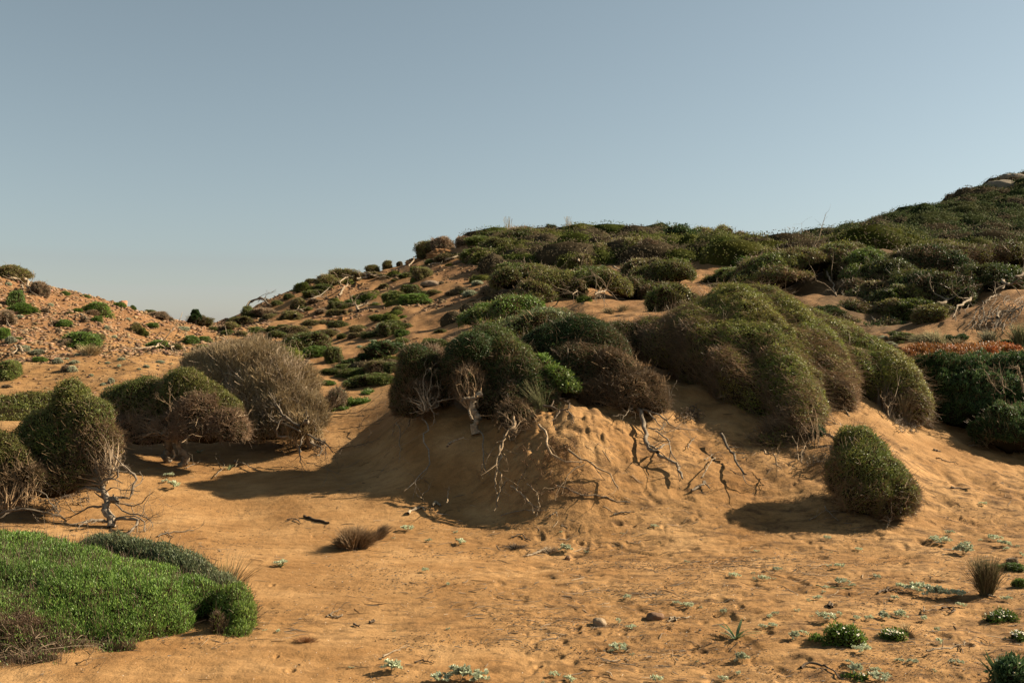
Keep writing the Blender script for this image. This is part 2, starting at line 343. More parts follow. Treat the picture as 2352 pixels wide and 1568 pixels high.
soil_shade = ramp(nt, nse(2.2, 6, .7), [(.35, (.055, .035, .018)), (.6, (.12, .075, .035)), (.75, (.24, .12, .05))])
sand = mixc(nt, sp.outputs[2], sand, soil_shade)
nt.links.new(sand, b.inputs['Base Color']); b.inputs['Roughness'].default_value = .95; b.inputs['Specular IOR Level'].default_value = .1
b1 = N(nt, 'ShaderNodeBump', Strength=.8, Distance=.012); nt.links.new(nse(38, 5, .7), b1.inputs['Height'])
b2 = N(nt, 'ShaderNodeBump', Strength=.5, Distance=.05); nt.links.new(nse(7, 4, .6), b2.inputs['Height']); nt.links.new(b1.outputs[0], b2.inputs['Normal'])
nt.links.new(b2.outputs[0], b.inputs['Normal'])

# ground masks
def ridge_left(u): return np.interp(u, [-700, 0, 200, 400, 480], [1, 1, 1, 1, .6])
PYG = (CY + (CAMZ - GZ) * F / GY).ravel()
u_, Y_ = uu, yy
n1 = fbm2(xx * .35, yy * .3, 3, 71)
stony_m = smooth(30, 34, Y_) * (1 - smooth(560, 620, u_)) * smooth(860, 800, PYG + 40 * n1 + .12 * u_)
stony_c = smooth(38, 44, Y_) * smooth(520, 600, u_) * (1 - smooth(1250, 1350, u_)) * smooth(.05, .5, n1) * .85
stony_a = np.maximum(np.maximum(stony_m, stony_c), .5 * smooth(26, 33, Y_) * smooth(540, 640, u_))
litter = np.clip(.38 + .6 * smooth(1000, 1500, u_) * (Y_ < 20) + .45 * smooth(12.6, 11.6, Y_) * smooth(10.4, 11.3, Y_) + .35 * smooth(20, 30, Y_) + .5 * smooth(28, 34, Y_) * (u_ < 600), 0, 1)
soil_shade_m = np.maximum(smooth(75, 85, Y_) * smooth(1500, 1750, u_), smooth(50, 62, Y_) * smooth(1050, 1180, u_) * .75)
bank = np.zeros_like(u_)
for bx, by, bw, bh in ((1405, 690, 120, 50), (1605, 645, 75, 50), (1220, 700, 70, 40), (1060, 700, 70, 70), (1880, 605, 60, 35), (1800, 745, 60, 18), (2290, 700, 110, 60)):
    bank = np.maximum(bank, 1 - smooth(.6, 1.2, ((u_ - bx) / bw) ** 2 + ((PYG - by) / bh) ** 2 + .5 * n1))
soil_shade_m = np.maximum(soil_shade_m, smooth(33, 37, Y_) * smooth(1040, 1140, u_) * .85 * (1 - bank) * smooth(-.35, .3, fbm2(xx * .3 + 4, yy * .3, 3, 81) + .25))  # scrub earth; behind the huge olive shrub it also paints shade onto the sand
soil_shade_m = np.maximum(soil_shade_m, smooth(40, 48, Y_) * smooth(1750, 1900, u_) * .8)
soil_shade_m = np.maximum(soil_shade_m, .9 * smooth(1850, 1920, u_) * (1 - smooth(2170, 2230, u_)) * smooth(31.5, 34, Y_) * smooth(800, 775, PYG + 25 * n1) * (1 - smooth(52, 58, Y_)))  # shade of the deep hollow, painted dark over its sand
nu, nY = len(gu), len(gY)
idx = np.arange(nu * nY).reshape(nY, nu)
fc = np.stack([idx[:-1, :-1], idx[:-1, 1:], idx[1:, 1:], idx[1:, :-1]], -1).reshape(-1, 4)
ground = build('ground', np.stack([xx, yy, GZ.ravel()], 1), [fc], M_SAND, None, np.stack([stony_a, litter, soil_shade_m], 1), True)
ground['kind'] = 'structure'

# ------------------------------------------------------------------ tagging and automatic captions
def empty(name, loc=(0, 0, 0)):
    o = bpy.data.objects.new(name, None); C.objects.link(o); o.location = loc; o.empty_display_size = .2; return o
def tag(o, label, cat, group=None, kind=None):
    if label: o['label'] = label
    if cat: o['category'] = cat
    if group: o['group'] = group
    if kind: o['kind'] = kind
    return o
LAND = []      # (name, px, py, radius)
def land(n, x, y): LAND.append((n, x, y))
USED = set()
def caption(look, px, py, maxw=16):
    """look + where it stands, relative to the nearest landmark; every caption comes out different"""
    c = sorted(LAND, key=lambda l: math.hypot(l[1] - px, (l[2] - py) * 1.3))
    def rel(l):
        dx, dy = px - l[1], py - l[2]; d = math.hypot(dx, dy)
        near = 'just ' if d < 55 else ''
        if abs(dx) > abs(dy) * 1.15: r = 'on the sunny side of' if dx > 0 else 'on the shaded side of'; return (near + r + ' ' + l[0])
        r = ('downhill from' if dy > 0 else 'uphill from'); return near + r + ' ' + l[0]
    opts = [f'{look} {rel(c[0])}', f'{look} {rel(c[1])}', f'{look} between {c[0][0]} and {c[1][0]}', f'{look} {rel(c[2])}', f'{look} between {c[0][0]} and {c[2][0]}', f'{look} between {c[1][0]} and {c[2][0]}', f'{look} {rel(c[3])}', f'{look} {rel(c[4])}']
    for base in opts:
        if len(base.split()) <= maxw and base not in USED: USED.add(base); return base
    for o_ in ('second', 'third', 'fourth', 'fifth', 'sixth', 'seventh', 'eighth', 'ninth', 'tenth'):
        t = f'{o_} {opts[0]}'
        if t not in USED: USED.add(t); return t
    return opts[0]

# ------------------------------------------------------------------ crowns
GREEN = np.array([.098, .128, .027]); OLIVE = np.array([.150, .150, .036]); DGREEN = np.array([.044, .076, .024]); BRIGHT = np.array([.108, .182, .029])
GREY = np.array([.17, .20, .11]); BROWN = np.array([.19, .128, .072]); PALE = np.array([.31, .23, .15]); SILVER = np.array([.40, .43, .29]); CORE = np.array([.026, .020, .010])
STRAW = np.array([.34, .26, .14])
def sph(nu_=20, nv=12):
    th = np.linspace(0, np.pi, nv); ph = np.arange(nu_) * 2 * np.pi / nu_
    V = np.stack([np.sin(th)[:, None] * np.cos(ph), np.sin(th)[:, None] * np.sin(ph), np.cos(th)[:, None] * np.ones(nu_)], -1).reshape(-1, 3)
    id_ = np.arange(nv * nu_).reshape(nv, nu_)
    f = np.stack([id_[:-1], np.roll(id_[:-1], -1, 1), np.roll(id_[1:], -1, 1), id_[1:]], -1).reshape(-1, 4)
    return V, f
def blob_px(B):
    """(px,py,Y,rx,rz[,ry,ang,brown]) in layout units -> centres, radii, angle, brown"""
    out = []
    for t in B:
        px, py, Y, rx, rz = t[:5]; ry = t[5] if len(t) > 5 else (rx + rz) / 2; ang = t[6] if len(t) > 6 else 0; br = t[7] if len(t) > 7 else .2
        s = Y / F; out.append((P(px, py, Y), np.array([rx * s, ry * s, rz * s]), math.radians(ang), br))
    return out
def to_skin(w, blobs, Rs, a=3.8, it=4):
    """move points onto the blended skin of the ellipsoids; returns points and normals"""
    G = None
    for _ in range(it):
        f = np.zeros(len(w)); G = np.zeros_like(w)
        for (c, r_, _a, _b), R in zip(blobs, Rs):
            l = ((w - c) @ R) / r_; q = (l ** 2).sum(1); e = np.exp(-a * np.clip(q - 1, -1, 8)); f += e
            G += (-2 * a * e)[:, None] * ((l / r_) @ R.T)
        g_ = G / (f + 1e-12)[:, None]; n2 = (g_ ** 2).sum(1) + 1e-9
        st = (-np.log(f + 1e-12) / n2)[:, None] * g_; ln = np.linalg.norm(st, axis=1, keepdims=True); mx = .12 * max(b[1].max() for b in blobs)
        w = w + st * np.minimum(1, mx / (ln + 1e-9))
    return w, -unit(G)
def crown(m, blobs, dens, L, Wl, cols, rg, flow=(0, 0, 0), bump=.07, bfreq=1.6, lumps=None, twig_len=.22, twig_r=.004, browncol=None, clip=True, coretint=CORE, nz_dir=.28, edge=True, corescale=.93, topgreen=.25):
    """leaf and twig cover over the union of ellipsoid blobs"""
    flow = np.array(flow, float)
    browncol = BROWN if browncol is None else browncol
    sv, sf = sph()
    Rs = []
    for c, r, a, b_ in blobs: Rs.append(np.array([[math.cos(a), 0, math.sin(a)], [0, 1, 0], [-math.sin(a), 0, math.cos(a)]]))
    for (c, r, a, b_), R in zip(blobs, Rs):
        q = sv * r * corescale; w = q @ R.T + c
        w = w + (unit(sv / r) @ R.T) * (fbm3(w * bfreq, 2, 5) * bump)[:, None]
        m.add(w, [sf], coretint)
    for bi, ((c, r, a, b_), R) in enumerate(zip(blobs, Rs)):
        area = 4 * np.pi * ((r[0] * r[1]) ** 1.6 / 3 + (r[0] * r[2]) ** 1.6 / 3 + (r[1] * r[2]) ** 1.6 / 3) ** (1 / 1.6)
        k = int(area * dens)
        q = unit(rg.normal(size=(k, 3))); Nn = unit(q / r) @ R.T; w = (q * r) @ R.T + c
        keep = np.ones(k, bool)
        keep &= (Nn[:, 1] < .35) | (rg.random(k) < .3)
        keep &= Nn[:, 2] > -.75
        for bj, ((c2, r2, a2, _), R2) in enumerate(zip(blobs, Rs)):
            if bj == bi or np.linalg.norm(c - c2) > r.max() + r2.max(): continue
            keep &= (((((w - c2) @ R2) / r2) ** 2).sum(1) > .86)
        w, Nn = w[keep], Nn[keep]
        if not len(w): continue
        w, Nn = to_skin(w, blobs, Rs)
        if clip and len(w):
            k2 = w[:, 2] > height(w[:, 0], w[:, 1]) - .03; w, Nn = w[k2], Nn[k2]
        if not len(w): continue
        fm = np.linalg.norm(flow); fh = flow / (fm + 1e-9); wa = w * 2.4 - fh * (w @ fh)[:, None] * 2.05 if fm > .5 and nz_dir < .3 and flow[2] < .2 else w * 1.3
        lump = fbm3(w * bfreq, 2, 5) + .55 * fbm3(w * bfreq * 3.7, 2, 15)
        w = w + Nn * (lump * bump - np.abs(rg.normal(0, .028, len(w))) + .01 + (rg.random(len(w)) < .10) * rg.random(len(w)) * L * 1.3)[:, None]
        nn = len(w)
        patch = fbm3(wa + 9, 2, 31)
        bf = b_ + patch * .34 - topgreen * np.clip(Nn[:, 2], 0, 1) * (b_ < .85)
        tw = rg.random(nn) < np.clip(bf, .02, .97)
        D = Nn * nz_dir + flow + rg.normal(0, .42, (nn, 3))
        lf = ~tw
        c0, c1 = np.array(cols[0]), np.array(cols[1]); t = np.clip(.5 + .9 * fbm3(w * .9 + 3, 2, 77) + rg.normal(0, .16, nn), 0, 1)[:, None]
        T = (c0 * (1 - t) + c1 * t) * rg.uniform(.72, 1.32, (nn, 1))
        yl = rg.random(nn) < .06
        T[yl] = T[yl] * np.array([2.0, 1.7, 1.5])
        Wv = unit(np.cross(Nn, D)) + rg.normal(0, .42, (nn, 3))
        leaves(m, w[lf], D[lf], Wv[lf], L * rg.uniform(.6, 1.3, lf.sum()), Wl * rg.uniform(.7, 1.3, lf.sum()), T[lf])
        # twigs
        ti = np.nonzero(tw)[0]; ti = ti[rg.random(len(ti)) < .42]
        if len(ti):
            d = unit(Nn[ti] * .5 + flow * 1.4 + rg.normal(0, .38, (len(ti), 3)))
            ln = twig_len * rg.uniform(.4, 1.3, len(ti))
            ps = walk(w[ti] - d * ln[:, None] * .6, d, ln, 3, .2, np.zeros(3), rg)
            Tb = (browncol * (1 + .5 * patch[ti])[:, None]) * rg.uniform(.6, 1.6, (len(ti), 1)) * (1 - .18 * rg.random((len(ti), 1)) * np.array([0, .3, 1]))
            tubes(m, ps, twig_r * rg.uniform(.6, 1.3, (len(ti), 1)) * np.array([1, .8, .45]), Tb)
            # small dry leaf tufts among them
            kk = ti[rg.random(len(ti)) < .5]
            leaves(m, w[kk], D[kk], rg.normal(size=(len(kk), 3)), L * .8, Wl * .8, browncol * rg.uniform(.7, 1.5, (len(kk), 1)))
        if edge:
            kk = rg.random(nn) < .013
            if kk.any():
                d = unit(Nn[kk] * .8 + flow + rg.normal(0, .3, (kk.sum(), 3))); ln = twig_len * rg.uniform(.5, 1.2, kk.sum())
                tubes(m, walk(w[kk], d, ln, 3, .15, np.zeros(3), rg), .0035 * np.array([1, .8, .4]) * np.ones((kk.sum(), 1)), browncol * rg.uniform(.7, 1.3, (kk.sum(), 1)))
def branchy(m, paths, rg, tint, m_=12, kids=(3, 2), lenf=.55, spread=.7, sides=6, wig=.25, bend=(0, 0, .02), knob=.18, minr=.004, kr=.5, tmin=.3):
    """paths: list of polylines [(xyz), ...], r0, r1; grows side branches"""
    for pl, r0, r1 in paths:
        s = spline(pl, m_); L = np.linalg.norm(s[-1] - s[0])
        s[1:-1] += rg.normal(0, .006 + .006 * L, (m_ - 2, 3)) * [1, 1, .7]
        rr = np.linspace(r0, r1, m_) * (1 + rg.normal(0, knob, m_))
        tt = tint * rg.uniform(.8, 1.2)
        tubes(m, s[None], np.maximum(rr, .002)[None], tt, sides)
        p, r = s[None], rr[None]
        for lv, k in enumerate(kids):
            if k <= 0: break
            p, r = grow(p, r, k, lenf, spread, rg, 6, wig, bend, tmin, kr)
            r = np.maximum(r, .0025)
            tubes(m, p, r, tint * rg.uniform(.7, 1.25, (len(p), 1)), 4 if lv == 0 else 3)
def fan(m, base, targets, rg, tint, r=.006, m_=7, kids=2, wig=.1, lenf=.35, spread=.45):
    """many branches from a few base points out to target points on a crown's surface"""
    base = np.array(base); targets = np.array(targets); nn = len(targets)
    b_ = base[rg.integers(0, len(base), nn)] + rg.normal(0, .05, (nn, 3))
    t = np.linspace(0, 1, m_)[None, :, None]
    mid = b_ * .5 + targets * .5 + rg.normal(0, .12, (nn, 3)) + (b_ - targets) * [.15, .15, 0] - np.array([0, 0, .05])
    ps = (1 - t) ** 2 * b_[:, None] + 2 * t * (1 - t) * mid[:, None] + t ** 2 * targets[:, None]
    ps[:, 1:] += np.cumsum(rg.normal(0, wig * .12, (nn, m_ - 1, 3)), 1) * .5
    rr = r * np.linspace(1.8, .5, m_)[None] * rg.uniform(.6, 1.4, (nn, 1))
    tubes(m, ps, rr, tint * rg.uniform(.65, 1.35, (nn, 1)))
    p, q = grow(ps, rr, kids, lenf, spread, rg, 5, .3, (0, 0, .03), .45, .8)
    tubes(m, p, np.maximum(q, .0028), tint * rg.uniform(.7, 1.4, (len(p), 1)))
def surf_pts(blobs, k, rg, pred=None):
    out = []
    for c, r, a, b_ in blobs:
        R = np.array([[math.cos(a), 0, math.sin(a)], [0, 1, 0], [-math.sin(a), 0, math.cos(a)]])
        q = unit(rg.normal(size=(k, 3))); q = q[(q[:, 1] < .4) & (q[:, 2] > -.6)]
        out.append((q * r * .98) @ R.T + c)
    w = np.concatenate(out); w = w[w[:, 2] > height(w[:, 0], w[:, 1]) + .03]
    return w
def chain(pts_, rs, brs, n_per=2, flat=1.0, depth=1.0):
    """ellipsoids along a path of (px,py,Y)"""
    pts_ = np.array(pts_, float); k = (len(pts_) - 1) * n_per + 1
    s = spline(pts_, k) if len(pts_) > 2 else pts_
    t = np.linspace(0, 1, len(s)); tr = np.linspace(0, 1, len(rs))
    out = []
    for i in range(len(s)):
        r = np.interp(t[i], tr, rs); b_ = np.interp(t[i], np.linspace(0, 1, len(brs)), brs)
        d = s[min(i + 1, len(s) - 1)] - s[max(i - 1, 0)]; ang = math.degrees(math.atan2(d[1], d[0]))
        out.append((s[i][0], s[i][1], s[i][2], r * 1.25, r * flat, r * depth, ang, b_))
    return out
print('ground ready')

# ------------------------------------------------------------------ near shrubs of the dune front
def gpath(k, L, lift=.03, back=0):
    out = []; H_ = [hit(*cu(k, q[0], q[1])) for q in L]; med = float(np.median([h[1] for h in H_]))
    for q, p in zip(L, H_):
        if abs(p[1] / med - 1) > .08: p = P(*cu(k, q[0], q[1]), med * (1.08 if p[1] > med else .92))
        out.append((p[0], p[1] - lift * .8, p[2] + (q[2] if len(q) > 2 else lift)))
    return out
def ypath(k, L, Y0, Y1):
    if Y0 == 'g': Y0 = hit(*cu(k, *L[0]))[1] - .04
    if Y1 == 'g': Y1 = hit(*cu(k, *L[-1]))[1] - .04
    tt = np.linspace(0, 1, len(L)); return [P(*cu(k, x, y), Y0 + (Y1 - Y0) * t) for t, (x, y) in zip(tt, L)]
BARK = np.array([.24, .20, .155]); BLEACH = np.array([.31, .25, .18]); DARKB = np.array([.12, .09, .065])
def shrub(name, label, cat='shrub', group='wind-shaped shrubs on the dune', loc=(0, 0, 0)):
    return tag(empty(name), label, cat, group)
GR = 'wind-shaped shrubs on the dune front'
def hero(label, B, cols, seed, dens=3000, L=.045, Wl=.016, flow=(.25, -.1, -.1), bump=.07, twigs=None, fans=None, woods=None, name='windswept_shrub', brown=None, **kw):
    rg = np.random.default_rng(seed); root = shrub(name, label, group=GR)
    bl = blob_px(B); o = bl[0][0]; root.location = o
    if 15 < o[1] < 28 and L < .055: L, Wl, dens = L * .8, Wl * .85, dens * 1.45
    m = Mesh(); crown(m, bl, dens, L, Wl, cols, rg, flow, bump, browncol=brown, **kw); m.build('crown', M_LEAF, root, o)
    if fans:
        m = Mesh()
        for base, pick, k, r, tint, kids in fans:
            w = surf_pts([bl[i] for i in pick], k, rg); fan(m, base, w, rg, tint, r, kids=kids, lenf=.24)
        m.build('branches', M_DRY, root, o)
    for nm, paths, kw2 in woods or ():
        tn = kw2.pop('tint', BARK)
        for ps in ([[q] for q in paths] if nm == 'bare_branches' else [paths]):
            m = Mesh(); branchy(m, ps, rg, tn, **kw2); m.build('bare_branch' if nm == 'bare_branches' else nm, M_BARK, root, o)
    return root

# cone-shaped shrub with the knotted trunk
hero('tall cone-shaped green shrub on a knotted bare grey trunk', [
    (168, 935, 18.0, 52, 52, 45, 0, .08), (168, 905, 18.0, 34, 32, 34, 0, .02), (120, 1000, 18.1, 78, 62, 70, -25, .12), (205, 975, 17.9, 50, 62, 50, 30, .4), (222, 1020, 17.7, 48, 45, 50, 0, .85), (80, 1085, 17.7, 66, 38, 55, 0, .5), (140, 1105, 17.4, 80, 34, 55, 0, .85), (60, 1060, 17.9, 44, 44, 50, 0, .25),
    (150, 1030, 17.9, 85, 60, 75, 0, .35), (95, 1040, 18.0, 62, 48, 60, 0, .25), (180, 1070, 17.6, 70, 42, 55, 0, .8)],
    (GREEN, OLIVE), 11, flow=(.1, -.1, .1), dens=3400,
    fans=[([P(235, 1110, 17.2), P(222, 1095, 17.3)], [4, 7, 5], 120, .006, BROWN * 1.5, 3), ([P(255, 1085, 17.1)], [4], 60, .005, PALE * .9, 3)],
    woods=[('trunk', [(ypath('5', [(950, 1300), (955, 1230), (905, 1160), (915, 1080), (895, 1010)], 'g', 17.1), .075, .055),
                      (ypath('5', [(915, 1085), (985, 1060), (1000, 1085)], 17.05, 16.9), .05, .035),
                      (ypath('5', [(895, 1010), (870, 930), (830, 850), (820, 760), (850, 690)], 17.1, 17.4), .045, .02),
                      (ypath('5', [(900, 1000), (820, 980), (740, 960), (660, 990)], 17.1, 17.2), .04, .018)],
            dict(kids=(2,), sides=8, knob=.13, lenf=.4, kr=.35, m_=16)),
           ('bare_branches', [(ypath('5', [(930, 1050), (1010, 1040), (1110, 1055), (1140, 960), (1165, 880), (1110, 830), (1050, 770), (970, 680)], 17.0, 17.2), .028, .012),
                      (ypath('5', [(960, 1240), (1050, 1230), (1150, 1230), (1160, 1290), (1110, 1330), (1020, 1400)], 16.9, 15.8), .03, .012),
                      (ypath('5', [(960, 1240), (1060, 1210), (1170, 1215), (1230, 1260), (1240, 1340)], 16.9, 16.3), .02, .008),
                      (ypath('5', [(930, 1250), (820, 1240), (740, 1250), (680, 1280)], 16.8, 16.4), .035, .012),
                      (ypath('5', [(990, 1100), (1080, 1170), (1180, 1200), (1260, 1220), (1305, 1290)], 16.9, 16.4), .016, .006),
                      (ypath('5', [(960, 1090), (1100, 1110), (1200, 1100), (1280, 1020), (1320, 995)], 17.0, 16.9), .016, .005),
                      (ypath('5', [(840, 940), (920, 890), (1000, 880), (1010, 800), (1060, 740)], 17.1, 17.2), .03, .01),
                      (ypath('5', [(880, 1120), (760, 1130), (650, 1190), (540, 1220), (430, 1180)], 17.0, 17.3), .02, .006),
                      (ypath('5', [(900, 1000), (960, 960), (1060, 980), (1200, 990)], 17.0, 17.0), .016, .005)],
            dict(kids=(6, 3), lenf=.5, spread=.7, tint=BARK * .85))])
land("the knotted trunk", 250, 1150); land('the cone-shaped green shrub', 165, 980)
# shrub at the picture's edge, below the cone
hero('low olive shrub with long bare brown stems reaching toward the knotted trunk', [
    (-10, 1050, 17.3, 70, 55, 60, 0, .3), (45, 1070, 17.2, 45, 38, 45, 20, .55), (-80, 1040, 17.6, 80, 70, 70, 0, .3), (10, 1110, 17.0, 62, 34, 50, 0, .85), (70, 1095, 17.0, 34, 28, 34, 10, .95)],
    (OLIVE, GREEN), 12, dens=3000,
    fans=[([P(20, 1160, 16.6), P(60, 1150, 16.7)], [3, 4, 1], 120, .006, BROWN * 1.3, 3)],
    woods=[('bare_branches', [(ypath('5', [(-20, 1200), (120, 1150), (270, 1150), (420, 1180), (560, 1230)], 16.5, 16.6), .02, .008),
                      (ypath('5', [(0, 1130), (100, 1000), (200, 920), (320, 890), (480, 950)], 16.8, 17.0), .022, .008),
                      (ypath('5', [(240, 980), (390, 1020), (440, 1100), (520, 1200)], 16.8, 16.5), .012, .005),
                      (ypath('5', [(250, 850), (330, 900), (470, 950)], 16.9, 17.0), .016, .008),
                      (ypath('5', [(0, 1220), (100, 1160), (200, 1090), (260, 960)], 16.4, 16.8), .014, .005)],
            dict(kids=(6, 3), lenf=.45, spread=.6, tint=BARK * .7))])
# twin-stemmed shrub
hero('domed green shrub with grey twiggy skirt on two stout bent trunks', [
    (300, 915, 21.7, 62, 42, 60, -25, .1), (345, 930, 21.5, 60, 62, 60, 0, .22), (270, 935, 21.7, 48, 45, 45, 0, .25), (345, 975, 21.2, 55, 40, 50, 0, .8),
    (425, 895, 21.2, 52, 52, 50, 20, .08), (400, 930, 21.3, 45, 60, 55, 0, .25), (470, 910, 21.1, 60, 40, 48, 32, .12), (520, 945, 20.9, 38, 36, 40, 30, .3),
    (455, 955, 20.7, 62, 50, 50, 0, .93), (515, 975, 20.6, 46, 36, 42, 0, .97), (400, 985, 20.7, 50, 30, 40, 0, .95), (300, 985, 21.1, 50, 30, 45, 0, .85), (345, 1005, 20.9, 50, 20, 40, 0, .95), (465, 992, 20.5, 70, 24, 44, 0, .97), (535, 990, 20.5, 36, 26, 36, 0, .97), (250, 960, 21.5, 40, 36, 44, 0, .4)],
    (GREEN, OLIVE), 13, dens=2900, flow=(.3, -.1, -.05), brown=np.array([.29, .20, .13]),
    fans=[([P(400, 1000, 20.4), P(420, 990, 20.4)], [8, 9, 10, 3], 150, .007, PALE * .85, 3)],
    woods=[('trunk', [(ypath('5', [(1455, 745), (1405, 690), (1450, 620), (1430, 560), (1390, 500), (1440, 480)], 'g', 20.4), .07, .075)], dict(kids=(2,), sides=8, lenf=.4, kr=.3, m_=16)),
           ('trunk', [(ypath('5', [(1535, 775), (1590, 745), (1580, 680), (1530, 600), (1490, 520), (1450, 430)], 'g', 20.5), .07, .06)], dict(kids=(2,), sides=8, lenf=.4, kr=.3, m_=16)),
           ('bare_branches', [(ypath('5', [(1500, 490), (1620, 480), (1700, 490), (1720, 450), (1800, 490), (2000, 490)], 20.4, 20.3), .04, .014),
                      (ypath('5', [(1480, 640), (1490, 700), (1450, 720)], 20.0, 19.9), .022, .012),
                      (ypath('5', [(1390, 500), (1290, 500), (1180, 560)], 20.4, 20.6), .03, .012),
                      (ypath('5', [(1540, 540), (1620, 420), (1700, 330), (1720, 240)], 20.4, 20.4), .03, .01),
                      (ypath('5', [(1470, 480), (1430, 380), (1460, 300), (1450, 220)], 20.4, 20.2), .018, .006),
                      (ypath('5', [(1720, 460), (1850, 440), (1980, 420), (2070, 330)], 20.3, 20.3), .022, .008)],
            dict(kids=(7, 4), lenf=.45, spread=.7, tint=PALE))])
land("the two stout trunks", 400, 960)
# big dry shrub
root = hero('large dry grey-brown shrub of fine bare upright twigs', [
    (560, 850, 23.2, 95, 62, 85, 0, .97), (480, 850, 23.4, 62, 38, 55, -10, .97), (650, 880, 22.9, 80, 68, 75, 25, .97), (600, 925, 22.6, 85, 62, 70, 0, .97), (680, 940, 22.3, 62, 55, 60, 0, .97),
    (640, 965, 22.0, 70, 45, 50, 0, .97), (600, 982, 21.8, 66, 22, 40, 0, .97), (690, 975, 21.7, 42, 26, 36, 0, .97), (715, 940, 22.1, 36, 36, 40, 0, .97), (585, 810, 23.3, 60, 35, 50, 0, .97), (520, 900, 22.9, 60, 55, 55, 0, .97)],
    (GREY, BROWN), 14, dens=2100, flow=(.1, 0, .7), name='dry_shrub', twig_len=.30, twig_r=.0055, brown=np.array([.38, .29, .165]), bump=.16, coretint=np.array([.05, .035, .022]), corescale=.84,
    fans=[([P(620, 985, 22.0), P(660, 990, 21.9), P(560, 975, 22.3)], [0, 2, 3, 4, 5, 6, 7], 480, .008, np.array([.50, .38, .26]), 3)],
    woods=[('trunk', [(ypath('7', [(300, 830), (285, 740), (250, 650), (270, 600)], 'g', 21.2), .075, .06),
                      (ypath('7', [(215, 870), (180, 800), (150, 740), (20, 740), (30, 640), (90, 560)], 'g', 21.2), .04, .02)], dict(kids=(2,), sides=8, lenf=.5, kr=.4, m_=14)),
           ('bare_branches', [(ypath('7', [(280, 720), (350, 760), (430, 790), (500, 880)], 21, 20.4), .022, .007),
                      (ypath('7', [(300, 790), (400, 840), (370, 900), (330, 880)], 20.9, 20.4), .018, .006),
                      (ypath('7', [(240, 740), (210, 850), (220, 960), (270, 1040)], 20.9, 19.9), .018, .004),
                      (ypath('7', [(320, 740), (430, 800), (430, 920)], 20.9, 20.4), .014, .004),
                      (ypath('7', [(210, 650), (120, 600), (60, 540), (30, 480), (60, 420)], 21.2, 21.5), .04, .012),
                      (ypath('7', [(220, 700), (100, 640), (0, 620), (-60, 560)], 21.2, 21.4), .026, .01),
                      (ypath('7', [(270, 960), (400, 1000), (560, 1060)], 20.0, 19.4), .01, .003)],
            dict(kids=(6, 3), lenf=.5, spread=.7, tint=BARK * .75))])
land("the large dry shrub", 590, 880)
hero('small round pale bare-twig bush beside a yellow-stemmed clump', [(775, 915, 25.5, 24, 26, 24, 0, .97), (760, 930, 25.4, 18, 16, 18, 0, .97)], (GREY, BROWN), 15, dens=2500, name='dry_shrub', twig_len=.2,
     flow=(.1, 0, .5), brown=np.array([.25, .18, .12]), corescale=.7, fans=[([P(757, 950, 25.3)], [0], 120, .006, PALE, 3)])
# centre group
hero('narrow dark brown shrub at the shaded end of the dune crest', [
    (950, 850, 20.6, 42, 58, 45, 10, .45), (925, 900, 20.5, 34, 52, 40, 10, .5), (965, 910, 20.3, 42, 40, 40, 0, .9), (985, 850, 20.8, 34, 50, 40, 0, .7), (940, 940, 20.2, 36, 24, 34, 0, .8)],
    (DGREEN, OLIVE), 16, dens=3000, flow=(0, -.1, .3),
    fans=[([P(975, 935, 19.9)], [2], 110, .007, PALE, 3)],
    woods=[('bare_branches', [(ypath('7', [(1340, 480), (1300, 400), (1330, 300), (1340, 190)], 19.8, 19.9), .014, .006), (ypath('7', [(1350, 470), (1400, 380), (1390, 260)], 19.8, 19.9), .012, .005),
             (ypath('7', [(1340, 480), (1280, 420), (1270, 250), (1300, 160)], 19.8, 20.0), .013, .005), (ypath('7', [(1340, 490), (1250, 520), (1150, 540)], 19.8, 19.9), .012, .005),
             (ypath('7', [(1390, 440), (1480, 420), (1600, 410)], 19.8, 20), .014, .006), (ypath('7', [(1330, 490), (1360, 560), (1350, 640)], 19.8, 19.6), .012, .004)],
             dict(kids=(6, 3), lenf=.4, spread=.6, tint=BLEACH * .9))])
land("the narrow brown shrub", 950, 880)
hero('pale dry bush wedged behind the narrow dark brown shrub', [(992, 815, 21.2, 32, 24, 28, 0, .95)], (GREY, BROWN), 17, dens=2800, name='dry_shrub', flow=(0, 0, .4), brown=np.array([.24, .17, .11]), fans=[([P(995, 855, 21.1)], [0], 110, .006, PALE, 3)])
